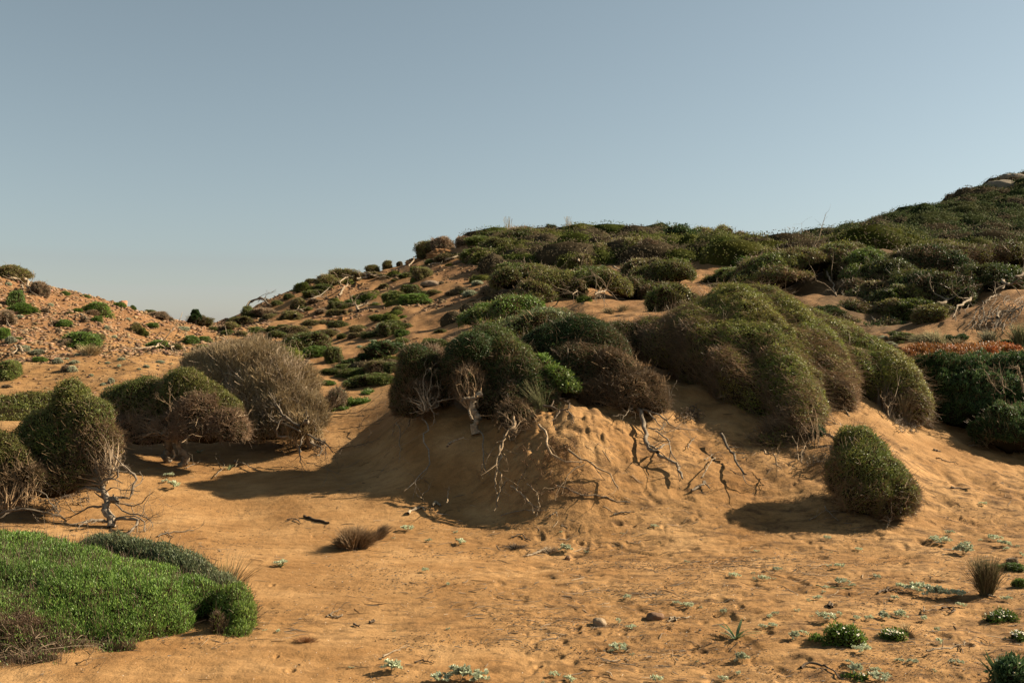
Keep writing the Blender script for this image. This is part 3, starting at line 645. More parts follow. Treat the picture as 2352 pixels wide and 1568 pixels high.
hero('dark leafy shrub with a hanging brown beard over a bleached forked trunk', [
    (1090, 800, 20.5, 55, 38, 50, 10, .05), (1055, 830, 20.5, 40, 55, 45, 0, .3), (1078, 880, 20.0, 38, 42, 38, 0, .93), (1050, 860, 20.3, 30, 45, 34, 0, .7), (1115, 850, 20.4, 34, 50, 40, 0, .35), (1110, 910, 20.1, 30, 42, 30, 0, .7), (1018, 890, 20.6, 28, 46, 34, 0, .8), (1130, 930, 19.9, 34, 34, 34, 0, .75)],
    (DGREEN, GREEN), 18, dens=3200, flow=(0, -.1, -.1),
    fans=[([P(1085, 935, 19.6)], [2], 130, .006, BROWN * 1.5, 3)],
    woods=[('trunk', [(ypath('7', [(1715, 720), (1700, 640), (1735, 600), (1700, 540), (1690, 470), (1710, 410), (1770, 370)], 'g', 19.5), .085, .05),
                      (ypath('7', [(1710, 410), (1660, 410), (1610, 420), (1600, 445)], 19.3, 19.3), .035, .022),
                      (ypath('7', [(1690, 600), (1665, 540), (1660, 500)], 19, 19.1), .03, .015)], dict(kids=(1,), sides=8, tint=BLEACH, lenf=.25, kr=.25, m_=18, knob=.1)),
           ('bare_branches', [(ypath('7', [(1690, 440), (1640, 360), (1600, 280)], 19.4, 19.8), .014, .005), (ypath('7', [(1700, 400), (1700, 330), (1680, 250)], 19.4, 19.7), .014, .005),
             (ypath('7', [(1730, 400), (1770, 330), (1740, 230)], 19.4, 19.8), .012, .004), (ypath('7', [(1750, 560), (1840, 560), (1920, 570)], 19.2, 19), .01, .004)], dict(kids=(6, 3), lenf=.45, tint=BROWN * 1.4))])
land('the bleached forked trunk', 1085, 930)
hero('long sloping shrub, green on its back and bare brown at the foot, over hanging roots', chain([(1130, 790, 20.9), (1180, 830, 20.4), (1225, 880, 20.0), (1255, 925, 19.7)], (44, 46, 42, 30), (.1, .15, .3, .6)) +
    [(1150, 880, 20.2, 36, 58, 40, 30, .5), (1180, 925, 19.8, 42, 45, 40, 20, .55), (1190, 960, 19.3, 46, 38, 40, 0, .93), (1230, 985, 19.1, 30, 26, 28, 0, .95), (1165, 850, 20.3, 40, 50, 40, 40, .2)],
    (GREEN, DGREEN), 19, dens=3100, flow=(.35, -.1, -.2),
    fans=[([P(1180, 1010, 18.6), P(1245, 1000, 18.6)], [9, 10], 140, .006, BROWN * 1.5, 3)],
    woods=[('hanging_root', [(gpath('7', [(2040, 660), (2040, 760), (1970, 850), (1940, 960), (1910, 1080), (1890, 1240), (1900, 1330)], .22), .028, .01)], dict(kids=(5, 2), tint=PALE * 1.05, lenf=.3, spread=.5, m_=20)),
           ('hanging_root', [(gpath('7', [(2060, 720), (1990, 840), (1925, 950), (1900, 1100), (1940, 1240), (1900, 1400)], .25), .018, .008)], dict(kids=(5, 2), tint=PALE, lenf=.3, spread=.5, m_=18)),
           ('hanging_root', [(gpath('7', [(1990, 1180), (1930, 1250), (1900, 1350), (1870, 1430)], .12), .018, .007)], dict(kids=(4, 1), tint=PALE, lenf=.4)),
           ('bare_branches', [(ypath('7', [(2050, 700), (2010, 600), (1930, 530)], 18.6, 18.9), .014, .004), (ypath('7', [(2050, 690), (2090, 620), (2130, 590)], 18.6, 18.9), .012, .004), (ypath('7', [(2040, 690), (2000, 640), (1930, 620)], 18.6, 18.8), .01, .003)], dict(kids=(6, 3), lenf=.5, tint=PALE * .9))])
land("the long sloping shrub", 1190, 880)
hero('broad domed shrub with glossy green top and tangled brown foot above a snaking root', [
    (1300, 772, 21.7, 74, 42, 60, -20, .05), (1345, 772, 21.6, 66, 48, 60, 15, .08), (1385, 808, 21.2, 70, 52, 58, 38, .3), (1300, 820, 21.3, 74, 50, 60, 0, .3), (1350, 850, 20.7, 82, 54, 60, 28, .7),
    (1420, 862, 20.4, 66, 52, 52, 38, .85), (1450, 905, 19.9, 60, 44, 46, 10, .97), (1495, 890, 20.1, 36, 38, 36, 0, .97), (1395, 905, 20.1, 60, 38, 46, 0, .95), (1245, 790, 21.6, 54, 36, 50, -15, .15), (1330, 888, 20.4, 58, 36, 45, 10, .75), (1500, 925, 19.8, 30, 26, 30, 0, .97)],
    (GREEN, DGREEN), 20, dens=2900, flow=(.4, -.1, -.1),
    fans=[([P(1462, 945, 19.9), P(1440, 940, 20.0)], [5, 6, 7, 8], 170, .0065, BROWN * 1.75, 3)],
    woods=[('trunk', [(gpath('8', [(1150, 460), (1172, 540), (1220, 680), (1235, 800), (1265, 900), (1340, 950)], .16), .045, .035)], dict(kids=(2,), sides=8, lenf=.35, kr=.3, m_=18, knob=.08)),
           ('snaking_root', [(gpath('8', [(1340, 950), (1430, 990), (1510, 1040), (1520, 1090), (1555, 1160)], .12), .03, .016), (gpath('8', [(1270, 915), (1340, 930), (1395, 900)], .2), .022, .014)], dict(kids=(3, 1), lenf=.3)),
           ('bare_branches', [(gpath('8', [(1210, 590), (1330, 640), (1430, 710), (1520, 760), (1680, 760)], .2), .02, .006), (ypath('8', [(1180, 520), (1180, 440), (1230, 430), (1255, 460)], 19.7, 19.6), .03, .015),
             (ypath('8', [(1200, 520), (1330, 490), (1400, 480), (1450, 420), (1430, 300)], 19.7, 19.9), .018, .007), (gpath('8', [(1320, 780), (1430, 860), (1450, 960), (1500, 1030)], .2), .016, .007),
             (gpath('8', [(1260, 750), (1380, 760), (1380, 700)], .2), .014, .006), (gpath('8', [(1160, 540), (1090, 600), (1040, 680)], .2), .01, .004),
             (gpath('8', [(1250, 600), (1330, 700), (1420, 790), (1540, 720)], .2), .012, .004)], dict(kids=(6, 3), lenf=.4, spread=.7, tint=BARK * .9))])
land('the snaking root', 1480, 1030); land("the broad domed shrub", 1380, 850)
hero('brown-tipped shrub growing in the gap behind the broad domed shrub', [(1440, 775, 23.4, 52, 36, 45, 10, .45), (1470, 800, 23.0, 40, 36, 40, 25, .75), (1410, 765, 23.6, 36, 24, 35, 0, .3)], (GREEN, OLIVE), 21, dens=2500)
hero('bright glossy green sprawl in the notch between two dune shrubs', [(1285, 868, 20.0, 44, 26, 36, 35, -.2), (1252, 838, 20.5, 34, 22, 34, 30, -.2), (1305, 890, 19.8, 24, 16, 24, 0, -.1)], (BRIGHT, GREEN), 22, dens=3200, L=.06, Wl=.03)
# large shrub sweeping down the dune in three ridges
big = ([(1560, 745, 23.6, 70, 38, 60, -30, .25), (1640, 720, 23.6, 85, 42, 70, -15, .12)] + chain([(1690, 715, 23.6), (1745, 775, 22.6), (1795, 850, 21.6), (1830, 920, 20.6), (1835, 985, 19.9)], (58, 66, 66, 58, 42), (.08, .08, .2, .25, .8), 3)
       + chain([(1740, 705, 24.2), (1810, 745, 23.4), (1865, 805, 22.5), (1905, 860, 21.8), (1930, 915, 21.1)], (48, 54, 54, 50, 34), (.15, .15, .2, .45, .95), 3)
       + chain([(1850, 745, 24.6), (1930, 785, 24.0), (2005, 835, 23.2), (2065, 885, 22.5), (2098, 935, 21.9)], (36, 46, 52, 54, 34), (.05, .05, .1, .1, .8), 3)
       + [(1625, 790, 23.0, 110, 62, 75, 35, .5), (1670, 850, 22.2, 130, 66, 70, 52, .55), (1725, 920, 21.3, 130, 60, 65, 55, .6), (1560, 790, 23.4, 70, 42, 60, 20, .7), (1525, 800, 22.9, 62, 54, 60, 0, .75), (1500, 762, 23.4, 44, 36, 44, 0, .5), (1590, 850, 22.4, 70, 40, 50, 40, .8), (1775, 735, 23.7, 95, 42, 60, 25, .2), (1650, 755, 23.1, 100, 52, 65, 5, .25), (1725, 840, 22.0, 115, 64, 65, 52, .3), (1848, 830, 22.1, 95, 50, 55, 50, .35), (1890, 905, 21.3, 70, 38, 45, 50, .6), (1925, 795, 23.5, 90, 44, 50, 38, .25), (1990, 872, 22.6, 85, 44, 50, 48, .35), (1790, 1010, 19.9, 46, 42, 45, 0, .9), (1760, 1030, 19.6, 34, 30, 34, 0, .7), (2060, 945, 22.0, 42, 34, 40, 0, .93), (1990, 900, 22.6, 40, 50, 40, 30, .7)])
hero('huge olive green shrub sweeping down the dune in three combed ridges', big, (np.array([.145, .172, .030]), np.array([.185, .175, .036])), 23, dens=2500, L=.05, Wl=.019, flow=(.55, -.15, -.35), twig_len=.34, bump=.09,
    fans=[([P(1870, 1040, 19.2), P(1930, 985, 20.2)], [11, 12, 13], 50, .0045, BROWN * 1.2, 3), ([P(2030, 985, 21.3)], [36, 37], 36, .0045, PALE * .7, 3)],
    woods=[('bare_branches', [(ypath('a', [(1190, 880), (1190, 820), (1210, 770)], 21.2, 21.5), .02, .01), (ypath('a', [(1190, 820), (1150, 750), (1120, 700)], 21.3, 21.6), .014, .005), (ypath('a', [(740, 1080), (690, 1045), (640, 1040)], 19.2, 19.4), .03, .014),
             (ypath('a', [(860, 890), (820, 830), (780, 800)], 20.6, 20.9), .024, .01), (ypath('a', [(130, 1175), (150, 1210), (210, 1205), (235, 1280), (280, 1340)], 18.3, 17.9), .018, .008),
             (ypath('a', [(480, 1140), (450, 1200), (460, 1290)], 18.6, 18.0), .014, .007), (ypath('a', [(400, 1260), (330, 1290), (240, 1250)], 18.3, 18.2), .01, .004),
             (ypath('a', [(420, 1260), (415, 1150), (370, 1050)], 18.3, 18.9), .01, .004), (ypath('8', [(1870, 400), (1960, 380), (1990, 330)], 21.0, 21.3), .03, .012)], dict(kids=(5, 3), lenf=.5, tint=PALE * .9))])
land("the huge olive shrub", 1780, 850)
# rounded shrub on its own at the dune foot
hero('rounded dark green shrub alone at the foot of the dune, leaning downhill', [
    (1955, 1025, 17.7, 44, 42, 42, 20, .05), (1990, 1048, 17.5, 50, 38, 46, 38, .1), (2038, 1092, 17.2, 52, 40, 48, 42, .18), (1955, 1072, 17.5, 50, 48, 50, 40, .25), (2010, 1130, 17.1, 56, 46, 50, 30, .45), (2070, 1135, 17.0, 44, 44, 44, 0, .6), (1945, 1095, 17.4, 44, 46, 48, 10, .4), (1985, 1145, 17.05, 50, 36, 46, 10, .6), (2000, 1095, 17.2, 82, 48, 52, 44, .2), (1985, 1030, 17.6, 60, 40, 46, 40, .05), (2055, 1165, 16.9, 50, 28, 42, 0, .9)],
    (GREEN, OLIVE), 24, dens=3600, L=.045, Wl=.015, flow=(.2, -.1, .15), fans=[([P(2050, 1180, 16.9)], [5, 6], 60, .004, BROWN * 1.1, 3)],
    woods=[('bare_branches', [(ypath('e', [(1180, 880), (1205, 830), (1185, 770)], 16.4, 16.6), .01, .005), (ypath('e', [(1195, 820), (1245, 750)], 16.5, 16.7), .01, .004), (ypath('e', [(1200, 830), (1130, 800)], 16.5, 16.5), .008, .003),
       (ypath('e', [(1350, 720), (1345, 660), (1370, 600)], 16.6, 16.5), .014, .006)], dict(kids=(4, 2), lenf=.5, tint=PALE))])
land("the lone rounded shrub", 2010, 1090)
# juniper
hero('broad dark juniper with bare pale branches at its sunny side', [
    (2170, 865, 23.7, 75, 42, 60, 20, -.1), (2250, 855, 23.6, 85, 42, 70, 0, -.2), (2340, 860, 23.6, 90, 50, 75, 0, -.2), (2430, 880, 23.4, 90, 60, 80, 0, -.2), (2200, 905, 23.2, 70, 48, 60, 15, 0), (2280, 910, 23.0, 80, 60, 65, 0, -.1), (2230, 940, 22.9, 70, 40, 60, 0, .1), (2370, 930, 22.8, 80, 55, 70, 0, 0)],
    (DGREEN * .8, DGREEN * 1.5), 25, dens=3600, L=.055, Wl=.02, flow=(.1, -.2, .5), bump=.17, bfreq=2.6, name='juniper_shrub', topgreen=.1,
    woods=[('bare_branches', [(ypath('a', [(2160, 700), (2080, 600), (2010, 480)], 22.0, 22.3), .016, .006), (ypath('a', [(2340, 680), (2330, 560), (2300, 460)], 21.9, 22.0), .03, .012), (ypath('a', [(2340, 620), (2380, 540), (2400, 470)], 21.9, 22.0), .018, .007),
       (ypath('a', [(2180, 690), (2160, 560), (2140, 420)], 22.0, 22.3), .012, .004), (ypath('a', [(2280, 700), (2200, 640), (2110, 620)], 21.9, 22.1), .012, .004)], dict(kids=(7, 4), lenf=.5, tint=PALE * .9))])
land('the broad dark juniper', 2260, 890)
hero('lower dark juniper spreading over sand below the broad one', [
    (2290, 985, 21.8, 50, 34, 45, 0, 0), (2340, 970, 21.7, 70, 42, 60, 0, -.1), (2420, 975, 21.6, 80, 55, 60, 0, -.1), (2330, 1005, 21.4, 75, 30, 50, 0, .2), (2262, 1000, 21.7, 30, 20, 30, 0, 0)],
    (DGREEN * .8, DGREEN * 1.5), 26, dens=3600, L=.05, Wl=.018, flow=(-.2, -.3, .3), bump=.15, bfreq=3, name='juniper_shrub')
o = hero('rust-red low mat of succulent leaves along the juniper top', [(2150, 812, 25.2, 66, 17, 50, 5, -.3), (2220, 806, 25.6, 70, 14, 55, -3, -.3), (2110, 826, 24.9, 40, 15, 36, 20, -.2), (2170, 830, 24.5, 55, 16, 36, 8, -.2), (2290, 800, 26.0, 50, 9, 40, 0, -.3), (2195, 822, 24.9, 70, 16, 36, 0, -.3), (2120, 838, 24.5, 40, 14, 30, 15, -.3)],
    (np.array([.36, .095, .028]), np.array([.22, .10, .03])), 27, dens=3000, L=.06, Wl=.025, flow=(0, 0, .4), bump=.05, name='red_ground_cover', coretint=np.array([.10, .04, .02]), edge=False)
o['category'] = 'ground cover'
land('the rust-red mat', 2180, 815)
# foreground mat
MATB = [(330, 1345, 12.1, 130, 50, 80, 12, -.1), (120, 1345, 12.2, 190, 66, 120, 8, -.1), (250, 1368, 11.7, 130, 66, 100, 12, -.1), (-20, 1350, 12.0, 170, 80, 120, 4, -.1), (180, 1440, 11.0, 150, 56, 90, 6, .05), (340, 1420, 11.2, 90, 54, 80, 10, -.1), (-60, 1310, 12.6, 150, 70, 130, 0, -.1), (60, 1300, 12.7, 130, 68, 120, 8, -.1), (170, 1330, 12.3, 120, 70, 110, 10, -.1), (60, 1380, 11.6, 150, 80, 120, 5, -.05), (200, 1400, 11.3, 120, 75, 110, 10, -.1), (300, 1390, 11.5, 100, 66, 100, 12, -.15),
        (290, 1440, 11.0, 100, 48, 80, 5, -.05), (370, 1400, 11.4, 75, 55, 80, 15, -.1), (400, 1430, 11.1, 45, 40, 50, 0, -.1), (110, 1450, 10.9, 130, 55, 90, 0, .25), (-40, 1440, 10.8, 130, 80, 100, 0, .4), (95, 1540, 10.05, 140, 30, 60, 4, .92), (250, 1500, 10.5, 75, 26, 50, 5, .75), (20, 1480, 10.5, 100, 62, 80, 0, .85), (130, 1500, 10.5, 90, 42, 60, 0, .8), (460, 1370, 11.8, 60, 36, 60, 20, 0)]
hero('wide bright green leafy mat on sand, brown and twiggy at its lower end', MATB, (np.array([.135, .225, .040]), np.array([.105, .175, .036])), 30, dens=9500, L=.035, Wl=.009, flow=(.05, 0, .9), bump=.045, bfreq=2.5, twig_len=.16, twig_r=.0022, name='leafy_mat', topgreen=.15, brown=np.array([.17, .115, .075]), nz_dir=.35,
    fans=[([P(60, 1520, 10.2), P(150, 1530, 10.2), P(-10, 1520, 10.1)], [17, 18, 19, 20], 220, .0032, PALE * .9, 4)],
    woods=[('bare_branches', [(ypath('6', [(40, 1260), (110, 1340), (170, 1410), (220, 1460)], 10.2, 9.9), .012, .008), (ypath('6', [(570, 1500), (640, 1470), (720, 1490), (790, 1520)], 9.8, 9.7), .014, .007), (ypath('6', [(370, 1460), (440, 1410), (520, 1370)], 10, 10.1), .013, .008),
      (ypath('6', [(630, 1400), (720, 1370), (760, 1430), (830, 1450)], 10.0, 9.8), .006, .003), (ypath('6', [(0, 1290), (120, 1300), (230, 1330)], 10.2, 10.1), .007, .003)], dict(kids=(6, 3), lenf=.5, tint=PALE * .8))])
hero('dull grey-green strip of leafy shrub along the back of the bright mat', chain([(230, 1268, 13.4), (320, 1285, 13.0), (400, 1310, 12.6), (470, 1340, 12.3), (520, 1370, 12.0)], (40, 44, 46, 44, 38), (-.1, -.1, 0), 2), (np.array([.12, .15, .07]), np.array([.16, .18, .09])), 31,
    dens=9500, L=.036, Wl=.011, flow=(.05, 0, .8), bump=.05, bfreq=2.5, twig_len=.14, twig_r=.002, name='leafy_mat', brown=np.array([.12, .09, .055]))
hero('rounded green clump on a sandy lump at the tip of the bright mat', [(540, 1400, 11.5, 48, 50, 50, 20, .05), (558, 1430, 11.2, 34, 46, 44, 0, -.15), (545, 1460, 11.0, 36, 30, 38, 0, -.05), (510, 1385, 11.7, 34, 34, 44, 0, .3), (500, 1440, 11.0, 22, 40, 26, 0, .97), (503, 1475, 10.8, 24, 16, 24, 0, .97)], (BRIGHT * 1.15, GREEN * 1.3), 32,
    dens=9500, L=.035, Wl=.009, flow=(.1, 0, .8), bump=.04, bfreq=2.5, twig_len=.13, twig_r=.002, name='leafy_mat', brown=np.array([.13, .09, .055]))
land('the bright green leafy mat', 380, 1440); land("the mat tip clump", 560, 1440)
# olive mat behind the cone shrub
hero('flat olive mat of scrub behind the cone-shaped shrub', [(30, 930, 25.5, 100, 22, 70, 0, .15), (90, 925, 25.8, 60, 20, 50, -8, .1), (20, 960, 24.2, 80, 24, 60, 0, .3), (-80, 950, 25, 90, 30, 60, 0, .2)], (OLIVE, GREEN), 33, dens=1500, L=.06, Wl=.022)
MG = 'thickets on the dunes behind'
def thicket(label, B, cols, seed, **kw):
    kw.setdefault('L', .085); kw.setdefault('Wl', .034); kw.setdefault('dens', 1000)
    o = hero(label, B, cols, seed, bump=.22, bfreq=.8, twig_len=.34, twig_r=.009, name='thicket', **kw); o['group'] = MG; return o
thicket('long brown-olive thicket capping the shady dune', [(1770, 612, 44, 70, 30, 60, -8, .45), (1845, 598, 44.5, 78, 32, 60, 0, .5), (1915, 592, 45, 66, 30, 60, 0, .5), (1965, 612, 43.5, 44, 26, 44, 0, .6), (1800, 635, 42.5, 70, 24, 50, 0, .6), (1725, 640, 43, 50, 20, 40, -20, .3)], (OLIVE, GREEN), 601)
thicket('bright green dome growing on the shady dune', [(1985, 600, 42.6, 40, 28, 40, 0, 0), (1960, 632, 41.6, 30, 22, 34, 0, .3), (2000, 640, 41.5, 30, 26, 34, 0, .3)], (BRIGHT, OLIVE), 602)
thicket('dark olive thicket filling the deep shaded hollow', [(2040, 642, 41, 64, 40, 55, 0, .4), (2100, 604, 42.5, 64, 36, 60, -10, .3), (2165, 612, 42, 66, 38, 60, 10, .5), (2090, 672, 39, 66, 50, 60, 0, .35), (2155, 682, 38, 60, 50, 55, 0, .5), (2030, 706, 38.3, 50, 40, 50, 0, .3), (2105, 732, 36.3, 66, 42, 50, 0, .3), (2045, 752, 35.4, 50, 30, 45, 0, .3), (2165, 740, 35.8, 40, 36, 40, 0, .5), (1985, 690, 39.2, 44, 34, 44, 0, .4), (1965, 665, 40.5, 36, 26, 40, 0, .6), (2080, 765, 34.8, 60, 20, 40, 0, .3), (1965, 722, 37.3, 50, 26, 44, 0, .6), (2010, 765, 34.4, 50, 20, 40, 0, .3), (1930, 745, 35.5, 40, 16, 36, 0, .5), (2200, 700, 37, 40, 40, 44, 0, .5)], (DGREEN, OLIVE * .8), 603)
thicket('dark domed shrub overhanging the root-covered bank', [(2265, 640, 38, 52, 32, 45, 0, .1), (2222, 662, 37.4, 34, 24, 34, 0, .5), (2312, 658, 37.2, 42, 26, 40, 10, .5)], (DGREEN, OLIVE * .8), 604)
thicket('rusty brown thicket above the dark domed shrub', [(2195, 592, 44.5, 72, 30, 60, 0, .8), (2280, 590, 45, 76, 28, 60, 0, .75), (2360, 600, 45.5, 70, 32, 60, 0, .5), (2440, 610, 45, 70, 36, 60, 0, .5)], (OLIVE, GREEN), 605)
thicket('rounded brown-green thicket on the low end of the crest', [(1640, 562, 61, 46, 26, 44, 0, .4), (1695, 568, 60, 50, 26, 44, 10, .5), (1610, 585, 58, 44, 22, 40, 0, .4), (1670, 598, 56, 60, 22, 44, 0, .5), (1740, 588, 58, 50, 20, 44, 10, .4)], (OLIVE, GREEN), 606)
thicket('wind-bent thicket hanging over the root-hung bank', [(1345, 645, 43.5, 64, 24, 50, 0, .2), (1405, 655, 43, 50, 20, 40, 22, .3), (1275, 655, 43, 62, 30, 50, -10, .35), (1230, 680, 42, 44, 30, 44, 0, .5)], (GREEN, OLIVE), 607)
thicket('olive thicket at the shaded end of the root-hung bank', [(1210, 630, 46.5, 58, 26, 50, -5, .35), (1160, 642, 45.5, 38, 22, 40, -15, .3), (1250, 645, 45.5, 40, 20, 36, 0, .4)], (GREEN, OLIVE), 608)
thicket('domed thicket above the orange sand lip', [(1495, 640, 45.5, 54, 28, 48, -8, .4), (1550, 628, 45, 50, 28, 44, 8, .3), (1510, 668, 43.6, 46, 22, 40, 0, .6), (1460, 662, 44, 40, 20, 36, 0, .5)], (OLIVE, GREEN), 609)
thicket('leafy green hummock by the gully path', [(1100, 735, 33, 50, 24, 40, 0, 0), (1165, 722, 32.4, 44, 32, 40, 0, .1), (1205, 710, 33, 40, 24, 40, 10, .2), (1140, 752, 31.5, 60, 20, 36, 0, .2)], (GREEN, BRIGHT * .8), 610, dens=1300)
thicket('grey-green low hummock behind the dune crest shrubs', [(1255, 745, 28.5, 90, 34, 60, -4, .15), (1185, 762, 28.3, 54, 26, 44, -10, .1), (1330, 745, 29, 50, 24, 44, 8, .4)], (GREY * .9, GREEN), 611, dens=1500, L=.06, Wl=.024)
thicket('combed round shrub on the shoulder of the huge olive shrub', [(1520, 700, 35.5, 22, 30, 26, 0, .1), (1552, 698, 35.2, 28, 34, 30, 0, .2), (1578, 706, 35.2, 22, 26, 24, 0, .5)], (GREEN, OLIVE), 612)
thicket('brown brush tangled along the crest of the central hill', [(1300, 575, 66, 70, 26, 50, 0, .6), (1390, 572, 66, 76, 28, 50, 0, .5), (1480, 575, 65, 66, 28, 50, 0, .6), (1430, 600, 61, 76, 30, 50, 0, .6), (1340, 610, 60, 60, 26, 44, 0, .5), (1530, 595, 62, 50, 26, 44, 0, .5)], (GREEN, OLIVE), 613, dens=700)
thicket('broken brown-green brush below the rock dome on the crest', [(1180, 555, 67, 60, 26, 50, -10, .5), (1140, 575, 64, 50, 24, 44, -10, .2), (1235, 570, 66, 56, 26, 46, 0, .5), (1200, 600, 61, 50, 24, 44, 0, .5), (1120, 600, 61, 44, 18, 40, -10, .1)], (GREEN, OLIVE), 614, dens=700)
print('heroes ready')

# ------------------------------------------------------------------ shrubs on the slopes behind: a few kinds, copied
def proto(kind, seed):
    rg = np.random.default_rng(seed); m = Mesh()
    nb = rg.integers(4, 8) if kind != 'S' else 3
    bl = [(np.array([0, 0, .32]), np.array([.36, .36, .5]), 0, .2)]
    for i in range(nb):
        a = rg.uniform(0, 2 * np.pi); d = rg.uniform(.12, .34)
        bl.append((np.array([math.cos(a) * d, math.sin(a) * d, rg.uniform(.12, .42)]), np.array([rg.uniform(.17, .27), rg.uniform(.17, .27), rg.uniform(.22, .42)]), rg.uniform(-.4, .4), .2))
    br = {'G': .08, 'B': .0, 'O': .5, 'D': .97, 'S': .1, 'J': .0}[kind]
    bl = [(c, r, a, br + rg.uniform(-.1, .25) * (kind in 'GO')) for c, r, a, _ in bl]
    cols = {'G': (GREEN, OLIVE), 'B': (BRIGHT, GREEN * 1.2), 'O': (OLIVE, GREEN * .9), 'D': (GREY, BROWN), 'S': (SILVER, GREY * 1.3), 'J': (DGREEN, GREEN * .7)}[kind]
    brown = {'D': np.array([.30, .215, .14])}.get(kind, np.array([.21, .145, .085]))
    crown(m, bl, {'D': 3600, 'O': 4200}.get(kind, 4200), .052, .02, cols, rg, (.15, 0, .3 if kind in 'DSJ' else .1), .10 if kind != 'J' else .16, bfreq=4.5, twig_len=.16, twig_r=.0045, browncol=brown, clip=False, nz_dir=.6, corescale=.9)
    if kind in 'DO':
        w = np.concatenate([(unit(rg.normal(size=(25, 3))) * r) + c for c, r, a, _ in bl]); w = w[w[:, 2] > .1]
        fan(m, [np.array([0, 0, .02])], w, rg, np.array([.26, .19, .135]), .005, kids=2)
    return m
KINDS = {}
for k_, s_ in (('G', 4), ('O', 4), ('D', 3), ('B', 3), ('S', 2), ('J', 2)):
    KINDS[k_] = []
    for i_ in range(s_):
        o = proto(k_, 100 + ord(k_) * 3 + i_).build('hill_shrub', M_LEAF); KINDS[k_].append(o.data); bpy.data.objects.remove(o)
LOOK = {'G': 'rounded green shrub', 'O': 'brown and olive shrub', 'D': 'dry twiggy grey-brown shrub', 'B': 'bright green low shrub', 'S': 'pale silvery cushion plant', 'J': 'dark jagged evergreen shrub'}
SH = []
